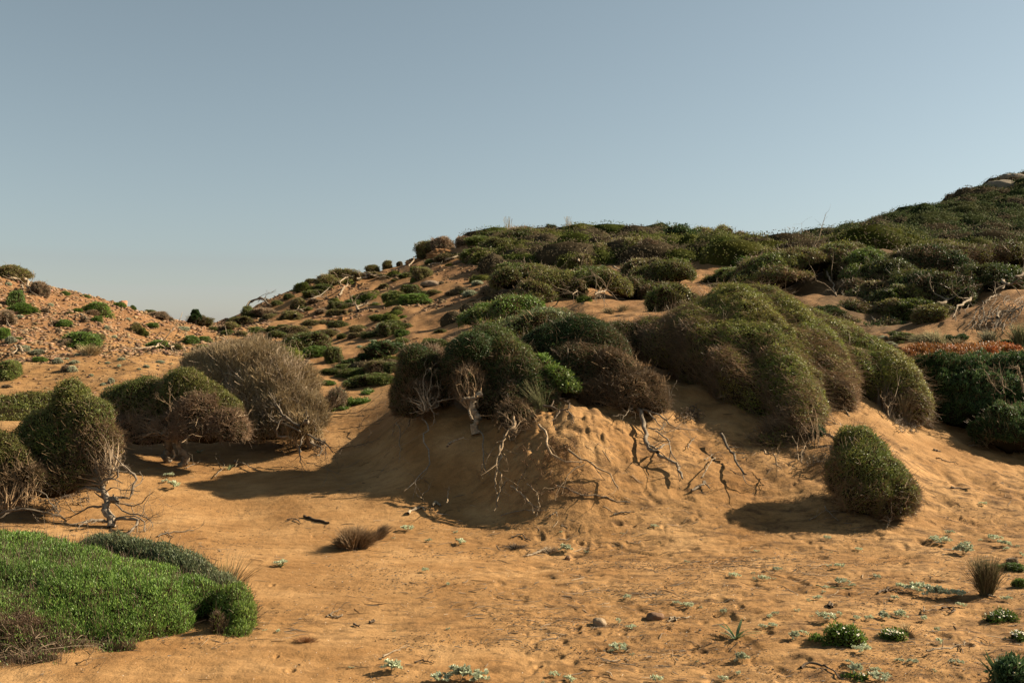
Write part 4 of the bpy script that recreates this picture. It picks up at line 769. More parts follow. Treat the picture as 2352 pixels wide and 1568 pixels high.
# crop, centre x, base y, width, height, kind
TABLE = {
'1': [(90,270,330,140,'O'),(330,405,220,135,'D'),(150,490,170,140,'B'),(190,565,220,110,'B'),(555,395,80,42,'B'),(725,418,80,36,'B'),(840,568,240,120,'B'),(790,570,130,60,'D'),(670,535,90,38,'B'),(595,565,70,36,'O'),
 (720,622,85,65,'D'),(830,625,110,60,'B'),(1015,502,110,55,'B'),(1135,492,50,22,'B'),(430,488,60,36,'S'),(390,548,80,50,'D'),(170,608,90,55,'S'),(550,668,130,72,'B'),(480,660,90,60,'D'),(495,712,70,45,'D'),(50,660,170,150,'D'),(30,765,120,100,'B'),
 (95,805,90,70,'S'),(160,777,60,32,'B'),(690,850,340,150,'B'),(590,835,140,78,'D'),(740,712,80,45,'D'),(860,772,90,55,'O'),(910,684,70,40,'S'),(975,757,50,30,'S'),(945,702,40,25,'S'),(1160,722,100,100,'O'),(1225,738,72,70,'G'),(1095,620,50,40,'S'),
 (1300,678,124,56,'B'),(1360,850,240,80,'B'),(1500,860,120,60,'O'),(1630,812,160,82,'B'),(1750,787,120,50,'B'),(1740,872,130,62,'B'),(1595,918,70,42,'O'),(1690,648,270,92,'O'),(1350,592,220,62,'D'),(1280,540,80,30,'G'),(1440,610,110,40,'D'),
 (210,875,110,64,'S'),(330,902,160,50,'S'),(335,967,140,55,'B'),(495,977,90,60,'S'),(640,992,100,50,'S'),(660,912,60,32,'S'),(570,947,50,25,'S'),(560,1052,100,70,'D'),(620,1050,90,64,'S'),(1030,952,70,36,'S'),(1365,972,80,32,'S'),(1015,1002,40,26,'S'),
 (950,1142,80,52,'S'),(880,1167,60,32,'S'),(780,1082,50,26,'S'),(890,937,40,26,'D'),(1190,1032,50,26,'S'),(1250,1012,60,32,'S'),(920,982,60,30,'S'),(70,1120,250,175,'G'),(1560,690,110,40,'S'),(1900,690,150,50,'D'),(1820,700,100,44,'G'),(290,650,50,34,'D'),(70,310,60,34,'S'),
 (1930,735,110,50,'G'),(2060,740,120,50,'O'),(60,1180,90,30,'D')],
'2': [(190,905,130,115,'G'),(350,885,190,60,'D'),(540,750,100,56,'G'),(440,802,100,52,'G'),(655,685,140,82,'G'),(730,602,90,38,'O'),(630,825,120,100,'O'),(870,640,200,110,'O'),(980,600,220,120,'O'),(1070,592,150,72,'G'),(1200,572,170,54,'O'),(850,672,150,50,'G'),
 (760,722,160,52,'G'),(1270,502,100,56,'O'),(1385,448,90,42,'O'),(1750,332,170,120,'O'),(1680,330,90,60,'G'),(1860,292,190,92,'D'),(2030,272,120,72,'D'),(2130,270,90,34,'O'),(1500,402,50,22,'O'),(1910,424,200,72,'O'),(1700,560,160,90,'O'),(1750,442,90,42,'G'),(1660,520,110,60,'G'),
 (1450,772,200,104,'G'),(1600,702,160,84,'G'),(1620,782,250,72,'B'),(1780,722,110,62,'O'),(1700,720,90,50,'G'),(1360,652,90,42,'O'),(1260,732,90,52,'O'),(1450,602,60,32,'O'),(1350,572,90,32,'G'),(1550,560,120,40,'G'),(1940,712,110,46,'D'),(2100,712,150,50,'S'),(2230,720,120,90,'D'),
 (2320,662,60,40,'G'),(1480,856,100,58,'O'),(1320,932,130,62,'G'),(950,832,150,72,'G'),(1090,802,150,50,'B'),(1110,752,80,42,'G'),(930,892,150,62,'O'),(1280,787,50,22,'S'),(570,924,180,84,'O'),(690,852,100,38,'G'),(820,870,90,50,'D'),(60,1000,140,62,'O'),(150,962,190,62,'O'),
 (380,912,120,50,'O'),(310,932,60,28,'S'),(260,1032,150,54,'G'),(400,1024,100,52,'G'),(600,1062,250,84,'O'),(740,972,150,42,'O'),(960,992,170,38,'G'),(830,962,90,42,'O'),(500,990,90,34,'G'),(720,1190,330,165,'G'),(600,1130,200,90,'O'),(930,1292,170,144,'G'),(440,1082,180,44,'G'),
 (790,1244,240,24,'B'),(1000,1082,80,48,'G'),(1110,1082,130,52,'O'),(1140,1022,160,50,'O'),(1230,1072,140,52,'G'),(880,1064,160,64,'O'),(930,1040,100,50,'D'),(1400,1064,200,120,'G'),(1510,1066,140,66,'B'),(1555,990,90,44,'G'),(1340,1000,110,60,'S'),(1460,980,120,60,'G'),(1845,1034,80,36,'G'),(1275,1118,70,32,'S'),
 (1510,1132,140,62,'G'),(1400,1124,60,36,'S'),(1800,1184,240,104,'G'),(1390,1240,350,110,'J'),(1180,1260,120,60,'J'),(1090,1310,150,60,'J'),(1330,1376,230,110,'O'),(1440,1370,120,90,'G'),(1180,1490,260,100,'G'),(1330,1480,230,110,'G'),(1080,1424,230,64,'G'),(910,1394,130,62,'G'),(1040,1352,120,42,'G'),
 (880,1480,120,30,'B'),(1210,1560,70,24,'B'),(20,1050,90,40,'G'),(1700,740,60,30,'O'),(2000,660,60,30,'D'),(760,790,100,50,'D'),(1150,1160,60,24,'S'),(1560,1250,120,80,'J'),(100,940,120,40,'G')],
'3': [(140,255,200,84,'G'),(40,270,120,60,'G'),(390,300,240,150,'D'),(590,274,170,112,'O'),(570,354,160,72,'D'),(720,264,180,92,'O'),(840,312,140,92,'O'),(950,234,160,72,'O'),(820,200,160,40,'G'),(980,200,160,42,'G'),(1100,202,150,50,'O'),(1200,204,130,52,'G'),(1120,274,170,72,'O'),(1250,240,200,80,'O'),
 (1400,224,190,70,'O'),(1530,246,150,64,'G'),(1250,420,190,170,'O'),(1370,430,190,180,'O'),(1480,410,200,155,'D'),(1070,436,170,144,'O'),(960,344,140,94,'G'),(740,400,180,110,'G'),(840,430,180,110,'G'),(920,474,150,104,'O'),(1750,302,260,165,'J'),(1800,310,150,100,'D'),(1940,256,190,112,'O'),(2130,262,200,128,'O'),(2260,260,130,90,'D'),
 (2300,340,200,130,'O'),(2130,380,220,130,'O'),(2000,404,250,114,'O'),(1850,384,200,92,'O'),(1680,332,150,44,'G'),(1640,390,120,50,'O'),(60,424,240,100,'G'),(200,350,230,100,'G'),(60,300,190,70,'G'),(280,404,140,72,'D'),(150,522,140,72,'G'),(160,420,150,70,'O'),(400,600,250,130,'G'),(560,620,240,140,'O'),(640,560,200,80,'O'),
 (420,520,190,70,'G'),(800,640,220,110,'O'),(940,640,240,150,'G'),(1090,620,220,100,'G'),(760,740,220,150,'O'),(1420,560,220,140,'O'),(1560,560,220,140,'O'),(1720,562,220,140,'G'),(1480,640,200,90,'O'),(1620,660,160,90,'G'),(1380,734,130,42,'G'),(1310,700,60,30,'S'),(1600,844,170,180,'G'),(1690,830,140,150,'O'),(2300,484,160,92,'B'),
 (2180,600,220,110,'G'),(2300,620,200,130,'G'),(2080,660,120,50,'O'),(330,860,200,130,'G'),(450,850,180,110,'G'),(120,874,230,64,'B'),(60,966,190,84,'B'),(200,1000,190,110,'G'),(340,990,220,100,'G'),(560,1000,250,130,'S'),(720,950,240,110,'O'),(430,1050,220,70,'G'),(700,300,120,60,'D'),(480,330,120,70,'O'),(1000,190,90,34,'O'),
 (430,166,110,34,'G'),(650,168,110,58,'J'),(1620,250,90,50,'J'),(20,640,120,60,'S'),(140,680,110,60,'D'),(500,440,130,50,'O'),(640,470,120,54,'G'),(180,670,70,50,'G'),(1180,320,120,60,'G'),(1040,300,130,60,'O'),(1500,330,150,80,'O'),(300,480,110,50,'G')],
'4': [(80,794,200,112,'G'),(200,760,180,70,'O'),(130,900,220,130,'O'),(300,840,240,120,'O'),(440,800,230,100,'O'),(600,780,230,100,'O'),(760,770,200,80,'O'),(900,780,160,80,'O'),(420,720,200,60,'G'),(1000,960,240,160,'B'),(1060,880,180,110,'G'),(900,880,150,80,'O'),(760,1014,170,122,'O'),(880,1090,160,90,'D'),(980,1080,170,100,'O'),
 (1250,960,220,130,'O'),(1180,1060,200,110,'O'),(1330,1080,220,120,'O'),(1480,900,230,150,'G'),(1600,840,260,150,'O'),(1740,900,240,170,'O'),(1880,940,230,160,'D'),(1450,1030,240,120,'O'),(1620,1040,240,130,'O'),(1760,1080,200,110,'D'),(2050,1100,330,190,'G'),(1920,1100,180,120,'G'),(2160,1080,160,120,'D'),(2080,850,180,80,'G'),
 (2240,860,220,100,'O'),(2300,960,160,110,'G'),(2200,760,180,60,'G'),(1100,1180,220,140,'O'),(1280,1220,240,150,'G'),(1460,1240,240,160,'O'),(1600,1220,180,120,'O'),(1380,1360,260,160,'G'),(1200,1330,220,130,'O'),(1540,1370,200,130,'O'),(1620,1190,100,40,'O'),(660,1330,200,90,'J'),(540,1320,60,30,'J'),(50,960,130,100,'G')],
'a': [(1340,258,240,66,'G'),(1470,250,150,56,'J'),(1700,250,130,60,'J'),(1820,240,110,60,'J'),(1290,268,90,30,'G'),(1130,240,120,44,'S'),(1200,300,130,44,'S'),(1270,330,110,36,'D'),(2200,280,120,50,'G'),(2330,270,90,60,'J'),(1990,268,60,30,'S'),(620,100,220,110,'J')],
'd': [(2130,610,130,50,'B'),(2250,622,190,80,'B'),(2250,560,120,60,'D'),(2320,762,120,90,'B')],
}
land("the pine sapling", 444, 735); land("the reddish ridge boulder", 279, 694); land("the white dead branch", 60, 660); land("the curled driftwood", 48, 818)
land('the foot of the stony slope', 390, 800); land("the big grass-fringed patch", 185, 790); land('the saddle between the hills', 500, 745)
land("the saddle's dead tangle", 590, 712); land('the sandy crag below the hilltop', 985, 580); land('the grey flat rock outcrop', 1010, 650); land("the cut sand bank", 800, 810); land('the trodden gully path', 1050, 700)
land("the hollow's daisy patch", 850, 905); land('the root-hung orange bank', 1370, 690); land("the crest's plumed grass", 1170, 520); land("the crest juniper", 1560, 540); land("the orange sand lip", 1600, 650)
land("the exposed root tangle", 1870, 600); land("the shady dune's bright shrub", 1990, 610); land("the deep shaded hollow", 2050, 720); land("the root-covered bank", 2270, 700); land('the plume of marram grass', 2140, 770)
land("the far rock outcrop", 1920, 543); land("the dark domed shrub", 2260, 650); land("the central hill's skyline", 1350, 535); land('the dune top scrub', 1250, 700)
rg = np.random.default_rng(5)
used_proto = {}
for crop, rows in TABLE.items():
    for (x, y, w, h, kd) in rows:
        px, py = cu(crop, x, y); wp, hp = w * .2686, h * .2686
        p = hit(px, py); Y = p[1]; s = Y / F
        if kd != 'S': wp *= 1.5 if crop in '34' else (1.2 if crop == '2' else 1.0); hp *= 1.25 if crop in '34' else 1.05
        Wm, Hm = wp * s * 1.12, hp * s
        c = np.array([p[0], Y + Wm * .28, 0]); c[0] = (px - CX) / F * c[1]
        zt = CAMZ - (py - hp * 1.04 - CY) / F * c[1]; Hh = min(max(zt - p[2], .3 * Wm) * 1.2, (1.15 if crop != '2' else .8) * Wm); c[2] = p[2] - .04 * Hh
        me = KINDS[kd][rg.integers(len(KINDS[kd]))]
        o = bpy.data.objects.new({'S': 'cushion_plant', 'J': 'juniper_shrub', 'D': 'dry_shrub'}.get(kd, 'hill_shrub'), me); C.objects.link(o)
        o.location = c; o.scale = (Wm, Wm * rg.uniform(.75, 1.0), Hh); o.rotation_euler = (0, rg.uniform(-.12, .12), rg.uniform(0, 6.28))
        if kd == 'S': o.rotation_euler[1] = 0
        size = 'small' if wp < 26 else ('large' if wp > 52 else 'mid-sized')
        tag(o, caption(f'{size} {LOOK[kd]}', px, py - hp / 2), 'plant' if kd == 'S' else 'shrub', {'S': 'silvery cushion plants on the slopes'}.get(kd, 'shrubs on the hills'))

# ------------------------------------------------------------------ far-off scrub carpet on the right-hand hill (reads as one mass) and low cover between the crest shrubs
def scrub(name, k, reg, rmin, rmax, lv, lsz, seed, cols, label, twf=.25):
    rg = np.random.default_rng(seed); m = Mesh()
    u = rg.uniform(reg[0], reg[1], k); Yv = np.exp(rg.uniform(math.log(reg[2]), math.log(reg[3]), k))
    x = (u - CX) / F * Yv; z = height(x, Yv); py = CY + (CAMZ - z) * F / Yv
    keep = reg[4](u, Yv, py); x, Yv, z = x[keep], Yv[keep], z[keep]; k = len(x)
    r = rg.uniform(rmin, rmax, k) ** 1.0 * rg.choice([.6, 1, 1.35], k); rx = r * rg.uniform(.9, 1.7, k); h = r * rg.uniform(.6, 1.05, k); yaw = rg.uniform(-.5, .5, k)
    sv, sf = sph(8, 6)
    V = sv[None] * np.stack([rx, r, h], 1)[:, None] * .9
    V = V + np.stack([x, Yv, z], 1)[:, None]
    base = np.arange(k)[:, None, None] * len(sv)
    V = V + fbm3(V * 1.1, 2, 9)[..., None] * (r[:, None, None] * .16) * np.array([1, 1, .7])
    t = rg.random((k, 1)); cc = np.array(cols[0]) * (1 - t) + np.array(cols[1]) * t; br = rg.random(k) < twf; cc[br] = np.array([.135, .105, .062])
    m.add(V.reshape(-1, 3), [(sf[None] + base).reshape(-1, 4)], np.repeat(cc, len(sv), 0) * .42 * rg.uniform(.5, 1.3, (k * len(sv), 1)))
    cnt = np.maximum((lv * (r / rmax) ** 1.4).astype(int), 20)
    ks = np.repeat(np.arange(k), cnt); q = unit(rg.normal(size=(len(ks), 3))); q[:, 2] = np.abs(q[:, 2]) * 1.0 - .1; q[:, 1] = -np.abs(q[:, 1]) * rg.choice([1, 1, 1, -1], len(ks)); q = unit(q)
    R = np.stack([rx, r, h], 1)[ks]; w = q * R; w = w * (1.02 - .2 * np.abs(fbm3(w * 1.6 / r[ks][:, None] + ks[:, None] * 3.3, 2, 3)))[:, None] + np.stack([x, Yv, z], 1)[ks]
    Nn = unit(q / R)
    T = cc[ks] * rg.uniform(.6, 1.45, (len(ks), 1)); T = np.where((rg.random((len(ks), 1)) < .25 - .25 * Nn[:, 2:3]), np.array([.13, .10, .06]) * rg.uniform(.7, 1.3, (len(ks), 1)), T)
    Dq = Nn * .1 + rg.normal(0, .4, Nn.shape); leaves(m, w, Dq, unit(np.cross(Nn, Dq)) + rg.normal(0, .35, Nn.shape), lsz * rg.uniform(.6, 1.3, len(ks)), lsz * .45, T)
    o = m.build(name, M_SCRUB); tag(o, label, 'scrub', None, 'stuff'); return o
FAR_C = (np.array([.074, .102, .036]), np.array([.098, .104, .040]))
scrub('far_hill_scrub', 3600, (1480, 2900, 80, 175, lambda u, Y, py: (u > 1700) | (Y < 110)), .8, 1.8, 420, .22, 41, FAR_C, 'carpet of low wind-clipped green scrub covering the far hill')
scrub('slope_scrub', 1300, (1650, 2800, 54, 82, lambda u, Y, py: Y > 54), .6, 1.3, 420, .14, 42, (OLIVE, GREEN * .9), 'low olive scrub filling the slope before the far hill', .35)
scrub('crest_scrub', 420, (1110, 1760, 56, 76, lambda u, Y, py: (py < 625)), .5, 1.1, 400, .12, 43, (OLIVE, GREEN * .9), 'low brown and green scrub matted over the crest of the central hill', .4)
n_ = noise2
scrub('low_ground_cover', 520, (520, 1350, 32, 68, lambda u, Y, py: noise2(u * .02, Y * .35, 91) > .38), .12, .42, 110, .07, 44, (GREEN, OLIVE), 'scattered low tufts of scrub on the eroded orange slope', .4)

# ------------------------------------------------------------------ stones
def rockbase(rg, sub=1):
    V, f = sph(5, 4); V = V * rg.uniform(.55, 1.25, 3); V[5:-5] += rg.normal(0, .22, V[5:-5].shape); V[:5] += rg.normal(0, .2, 3); return V, f
def stones(name, k, reg, smin, smax, seed, label, col, kind='stuff', pred=None):
    rg = np.random.default_rng(seed); m = Mesh()
    u = rg.uniform(reg[0], reg[1], k); Yv = rg.uniform(reg[2] ** .5, reg[3] ** .5, k) ** 2
    x = (u - CX) / F * Yv; z = height(x, Yv); py = CY + (CAMZ - z) * F / Yv
    keep = pred(u, Yv, py, x); x, Yv, z = x[keep], Yv[keep], z[keep]; k = len(x)
    s = smin + (smax - smin) * rg.random(k) ** 3; bases = [rockbase(rg) for _ in range(6)]; which = rg.integers(0, 6, k)
    for i, (V, f) in enumerate(bases):
        j = np.nonzero(which == i)[0]; a = rg.uniform(0, 6.28, len(j)); ca, sa = np.cos(a)[:, None], np.sin(a)[:, None]
        X = V[None, :, 0] * ca - V[None, :, 1] * sa; Yq = V[None, :, 0] * sa + V[None, :, 1] * ca; Z = np.broadcast_to(V[None, :, 2] * rg.uniform(.28, .55, (len(j), 1)), X.shape)
        W_ = np.stack([X, Yq, Z], -1) * s[j, None, None] + np.stack([x[j], Yv[j], z[j] + s[j] * .12], 1)[:, None]
        T = np.repeat(col * rg.uniform(.6, 1.35, (len(j), 1)) * rg.uniform(.9, 1.1, (len(j), 3)), len(V), 0)
        m.add(W_.reshape(-1, 3), [(f[None] + (np.arange(len(j)) * len(V))[:, None, None]).reshape(-1, 4)], T)
    o = m.build(name, M_ROCK); tag(o, label, 'stones', None, kind)
ROCKC = np.array([.235, .150, .085])
stones('hillside_rubble', 34000, (-300, 620, 31, 62), .02, .13, 51, 'reddish-brown broken stones strewn over the stony hillside', ROCKC, pred=lambda u, Y, py, x: py < 845 - .1 * u + 34 * fbm2(x * .35, Y * .3, 3, 71))
stones('slope_rubble', 9000, (560, 1350, 36, 70), .03, .17, 52, 'brown broken stones on the eroded slope of the central hill', ROCKC * .9, pred=lambda u, Y, py, x: fbm2(x * .35, Y * .3, 3, 71) > .12)
stones('apron_gravel', 3500, (-300, 520, 26, 42), .02, .08, 53, 'small brown gravel on the sandy apron', ROCKC * .85, pred=lambda u, Y, py, x: py > 800)
def boulder(label, k, x, y, w, h, col, seed, name='boulder'):
    rg = np.random.default_rng(seed); px, py = cu(k, x, y); p = hit(px, py); s = p[1] / F * .2686
    V, f = sph(24, 14); d = fbm3(V * 1.4 + seed, 3, seed); V = V * (1 + .30 * d)[:, None]; V = np.sign(V) * np.abs(V) ** .85
    V = V * [w * s * .5, w * s * .42, h * s * .62]; m = Mesh(); m.add(V, [f], col)
    o = m.build(name, M_ROCK); o.location = p + [0, w * s * .25, h * s * .25]; tag(o, label, 'rock'); return o
boulder('grey-brown angular stone lying on the foreground sand', 'c', 850, 1083, 130, 75, np.array([.26, .19, .12]), 3, 'stone')
boulder('low dark reddish stone half buried beside the daylily-like plant', 'c', 1330, 1030, 150, 60, np.array([.17, .10, .06]), 4, 'stone')
boulder('small brown stone near the footprints', 'c', 580, 518, 44, 38, np.array([.2, .12, .07]), 5, 'stone')
boulder('reddish boulder on the ridge of the stony hill', '1', 1042, 475, 75, 50, np.array([.38, .2, .12]), 6)
boulder('tan slab of rock at the foot of the stony slope', '1', 420, 808, 60, 24, np.array([.34, .2, .11]), 7)
boulder('grey dome of rock on the crest under the plumed grass', '3', 305, 175, 120, 56, np.array([.15, .12, .09]), 8)
boulder('flat grey rock outcrop on the eroded slope', '2', 1760, 640, 170, 60, np.array([.22, .16, .11]), 9)
boulder('dark rock beside the rubble on the upper slope', '2', 1985, 440, 70, 34, np.array([.17, .11, .07]), 10)
boulder('small brown rock on the middle of the stony slope', '1', 848, 672, 40, 28, np.array([.16, .09, .05]), 21)
for i, (x, y, w, h, lb) in enumerate([(735, 655, 70, 46, 'pale cracked rock outcrop low on the far hill'), (675, 650, 44, 40, 'pale square block at the shaded end of the far outcrop'), (790, 650, 40, 34, 'small pale block at the sunny end of the far outcrop'),
        (2200, 250, 160, 60, 'pale craggy rock face under the far summit'), (2290, 220, 120, 70, 'upper pale crag on the far summit'), (2130, 230, 80, 34, 'small pale crag beside the far summit rock face')]):
    boulder(lb, '4', x, y, w * 1.7, h * 1.9, np.array([.20, .165, .12]), 11 + i)

EARTH = np.array([.235, .118, .045])
for i, (x, y, w, h, lb) in enumerate([(1840, 372, 250, 84, 'orange earth crag crowned with shrubs below the hilltop'), (1600, 432, 150, 50, 'eroded brown earth ledge on the upper skyline slope'), (960, 950, 230, 60, 'brown undercut earth bank below the leafless thorny bush')]):
    rg_ = np.random.default_rng(60 + i); px, py = cu('2', x, y); p = hit(px, py); sc_ = p[1] / F * .2686
    V, f = sph(60, 34); V = V * (1 + .34 * fbm3(V * 1.7 + 60 + i, 4, 60 + i) + .10 * np.abs(fbm3(V * [3, 3, 11.], 2, 66)))[:, None]; V = V * [w * sc_ * .5, w * sc_ * .5, h * sc_ * .75]
    m = Mesh(); m.add(V, [f], EARTH * (1 + .25 * fbm3(V * 1.2, 3, 12))[:, None]); o = m.build('earth_ledge', M_ROCK); o.location = p + [0, w * sc_ * .42, -h * sc_ * .05]; tag(o, lb, 'earth bank')

# ------------------------------------------------------------------ grasses
def grass(label, k, x, y, w, h, n, seed, lean=(.25, 0), col=STRAW, r=.0022, plume=False, name='grass_tuft', cat='grass', col2=None, spread=.35, group=None, clumps=0):
    rg = np.random.default_rng(seed); px, py = cu(k, x, y); p = hit(px, py); s = p[1] / F * .2686; H = h * s; Wd = w * s
    st = np.stack([rg.normal(0, Wd * .16, n), rg.normal(0, Wd * .12, n), np.zeros(n)], 1)
    if clumps:
        cc = np.stack([rg.uniform(-.36, .36, clumps) * Wd, rg.uniform(-.25, .25, clumps) * Wd], 1); ci = rg.integers(0, clumps, n); hh = rg.uniform(.55, 1.1, clumps)[ci]; st[:, :2] = cc[ci] + rg.normal(0, Wd * .05, (n, 2))
    d = np.stack([(st[:, 0] - (cc[ci, 0] * .6 if clumps else 0)) / Wd * spread * 5 + lean[0] + rg.normal(0, spread * .5, n), rg.normal(0, spread * .7, n), np.ones(n)], 1)
    ln = H * rg.uniform(.35, 1.15, n) * (hh if clumps else 1); ps = walk(st - [0, 0, .03], d, ln, 6, .07, np.array([lean[0] * .12 + lean[1], 0, -.05]), rg)
    ps[:, 1:] += (np.linspace(0, 1, 5)[None, :, None] ** 2) * st[:, None] * .8 * [1, 1, 0]
    c2 = col if col2 is None else col2; t = rg.random((n, 1)); T = (col * (1 - t) + c2 * t) * rg.uniform(.6, 1.4, (n, 1))
    m = Mesh(); tubes(m, ps, r * np.array([1.2, 1.1, 1, .85, .6, .25])[None] * rg.uniform(.7, 1.3, (n, 1)), T)
    if plume:
        kk = min(14, n); d = np.stack([rg.normal(lean[0] * .3, .12, kk), rg.normal(0, .1, kk), np.ones(kk)], 1); q = walk(st[:kk] * .4, d, H * plume * rg.uniform(.7, 1.1, kk), 8, .03, np.zeros(3), rg)
        tubes(m, q, .9 * r * np.ones((kk, 8)), STRAW)
        for j in range(kk):
            t = rg.uniform(5.6, 7, 20); i = np.minimum(t.astype(int), 6); b_ = q[j, i] * (1 - (t - i))[:, None] + q[j, i + 1] * (t - i)[:, None]
            leaves(m, b_, rg.normal(0, .5, (20, 3)) + [0, 0, .8], rg.normal(size=(20, 3)), H * .06, H * .022, STRAW * 1.2 * rg.uniform(.7, 1.2, (20, 1)))
    o = m.build(name, M_DRY); o.location = p; return tag(o, label, cat, group)
grass('brown spiky tuft rising from a dark pit of shadow on open sand', 'b', 880, 415, 330, 185, 3600, 60, (.05, 0), BROWN * .75, .0034, col2=BROWN * 1.3, spread=.26, name='dry_tuft', clumps=9)
grass('paler upright tuft joined to the brown spiky tuft', 'b', 1060, 345, 120, 160, 900, 61, (.1, 0), PALE * .8, .003, col2=BROWN, spread=.2, name='dry_tuft', clumps=3)
grass('small rusty dry tuft near the bright green mat', 'b', 470, 1215, 130, 78, 380, 62, (.0, 0), np.array([.25, .13, .06]), .0022, spread=.6, name='dry_tuft')
grass('grey dry tuft beside the long pale blade on sand', 'c', 430, 450, 90, 65, 220, 63, (0, 0), PALE, .0026, spread=.6, name='dry_tuft')
grass('flattened dark clump of dead stems on open sand', 'c', 130, 412, 180, 60, 420, 64, (.1, 0), DARKB, .003, spread=.9, name='dry_tuft')
grass('tall dark tuft casting a long shadow near the sand plants', 'd', 2040, 815, 130, 330, 1100, 65, (.0, 0), np.array([.12, .12, .05]), .0026, col2=BROWN, spread=.2, clumps=5)
grass('thin green reed clump standing in the olive mat', '5', 90, 270, 130, 90, 160, 66, (.3, 0), np.array([.12, .17, .08]), .004)
grass('pale arching grass on the flank of the long sloping shrub', '7', 2280, 520, 110, 280, 130, 67, (-.25, 0), np.array([.24, .22, .11]), .0032, col2=np.array([.16, .17, .07]), spread=.14)
grass('wide plume of marram grass bending downwind beside the red mat', 'a', 1600, 290, 190, 165, 900, 68, (-.55, -.02), np.array([.24, .25, .13]), .006, col2=STRAW, spread=.3)
grass('short pale grass tuft between the marram plume and the root bank', 'a', 1790, 285, 120, 70, 260, 69, (0, 0), STRAW * .8, .005)
grass('upright greyish grass tuft in front of the root bank', 'a', 2060, 270, 110, 125, 420, 70, (-.1, 0), np.array([.24, .22, .13]), .0055, spread=.22)
grass('tall green-grey grass tuft at the picture edge by the root bank', 'a', 2330, 290, 130, 190, 480, 71, (0, 0), np.array([.17, .18, .08]), .0055, spread=.22)
grass('tall plumed straw grass on the hill crest by the rock dome', '3', 285, 245, 70, 110, 160, 72, (0, 0), STRAW, .012, plume=1.7, spread=.15)
grass('straw grass tuft with faint tall stalks on the crest', '3', 805, 165, 80, 60, 160, 73, (0, 0), STRAW * 1.1, .012, plume=2.6, spread=.2)
grass('green and straw grass tuft topping the hummock in the hollow', '3', 390, 722, 60, 70, 140, 74, (.1, 0), STRAW * .7, .007, spread=.15)
grass('silvery grass tuft beside the round shrub on the dune shoulder', '3', 1810, 770, 110, 95, 260, 75, (.1, 0), STRAW * .9, .006)
grass('pale grass tuft hanging below the big green patch on the stony slope', '1', 760, 900, 140, 105, 420, 76, (.25, 0), STRAW, .007, spread=.3)
grass('dry grass tuft at the foot of the root-hung bank', '3', 1150, 870, 80, 70, 200, 77, (-.1, 0), STRAW * .8, .006)
grass('second dry grass tuft along the root-hung bank', '3', 1260, 850, 80, 60, 180, 78, (.1, 0), STRAW * .7, .006)
grass('straw tuft on the sand beside the gully path', '3', 130, 720, 70, 70, 160, 79, (.1, 0), STRAW, .008)
grass('thin upright straw stalks in the mat tip', '6', 1630, 700, 90, 340, 46, 80, (-.02, 0), STRAW, .0028, spread=.08)
grass('loose straw-coloured grass arching from the green clump', '6', 1960, 760, 260, 330, 110, 81, (.15, .02), STRAW * .9, .0024, spread=.22)
grass('greenish upright stems in the dull mat', '6', 1900, 780, 120, 260, 90, 82, (.0, 0), np.array([.18, .2, .08]), .0026, spread=.1)
grass('brown bare stems standing at the edge of the bright mat', '6', 40, 1000, 150, 620, 130, 83, (.1, 0), PALE * .75, .0026, spread=.12)
grass('wispy green stems on the crest of the huge olive shrub', '3', 2080, 670, 160, 60, 60, 84, (0, 0), STRAW * .6, .006, spread=.2)
grass('pale straw stems at the sunny foot of the huge olive shrub', 'a', 1330, 940, 130, 240, 220, 85, (.06, 0), STRAW * .85, .005, spread=.12)

# ------------------------------------------------------------------ pine sapling
def sapling():
    rg = np.random.default_rng(90); px, py = cu('1', 1655, 640); p = hit(px, py); p = p + [0, .3, 0]; s = p[1] / F * .2686; H = 120 * s
    root = tag(empty('pine_sapling', p), 'small pine sapling standing above the shrub on the saddle', 'tree')
    m = Mesh(); tubes(m, np.array([[[0, 0, 0], [.02, 0, H * .5], [0, 0, H]]]), np.array([[.05, .035, .01]]), BARK * .6, 6); m.build('trunk', M_BARK, root)
    m = Mesh()
    for i in range(14):
        z = H * (.28 + .72 * i / 14); ln = H * .36 * (1 - .75 * i / 14); a = rg.uniform(0, 6.28)
        for j in range(3):
            b_ = a + j * 2.1; d = np.array([math.cos(b_), math.sin(b_), .7]); t = rg.uniform(.25, 1, 70)[:, None]
            q = np.array([0, 0, z]) + d * ln * t; leaves(m, q, rg.normal(0, .5, (70, 3)) + d, rg.normal(size=(70, 3)), .12, .03, np.array([.05, .085, .03]) * rg.uniform(.6, 1.4, (70, 1)))
    m.build('crown', M_LEAF, root)
sapling()

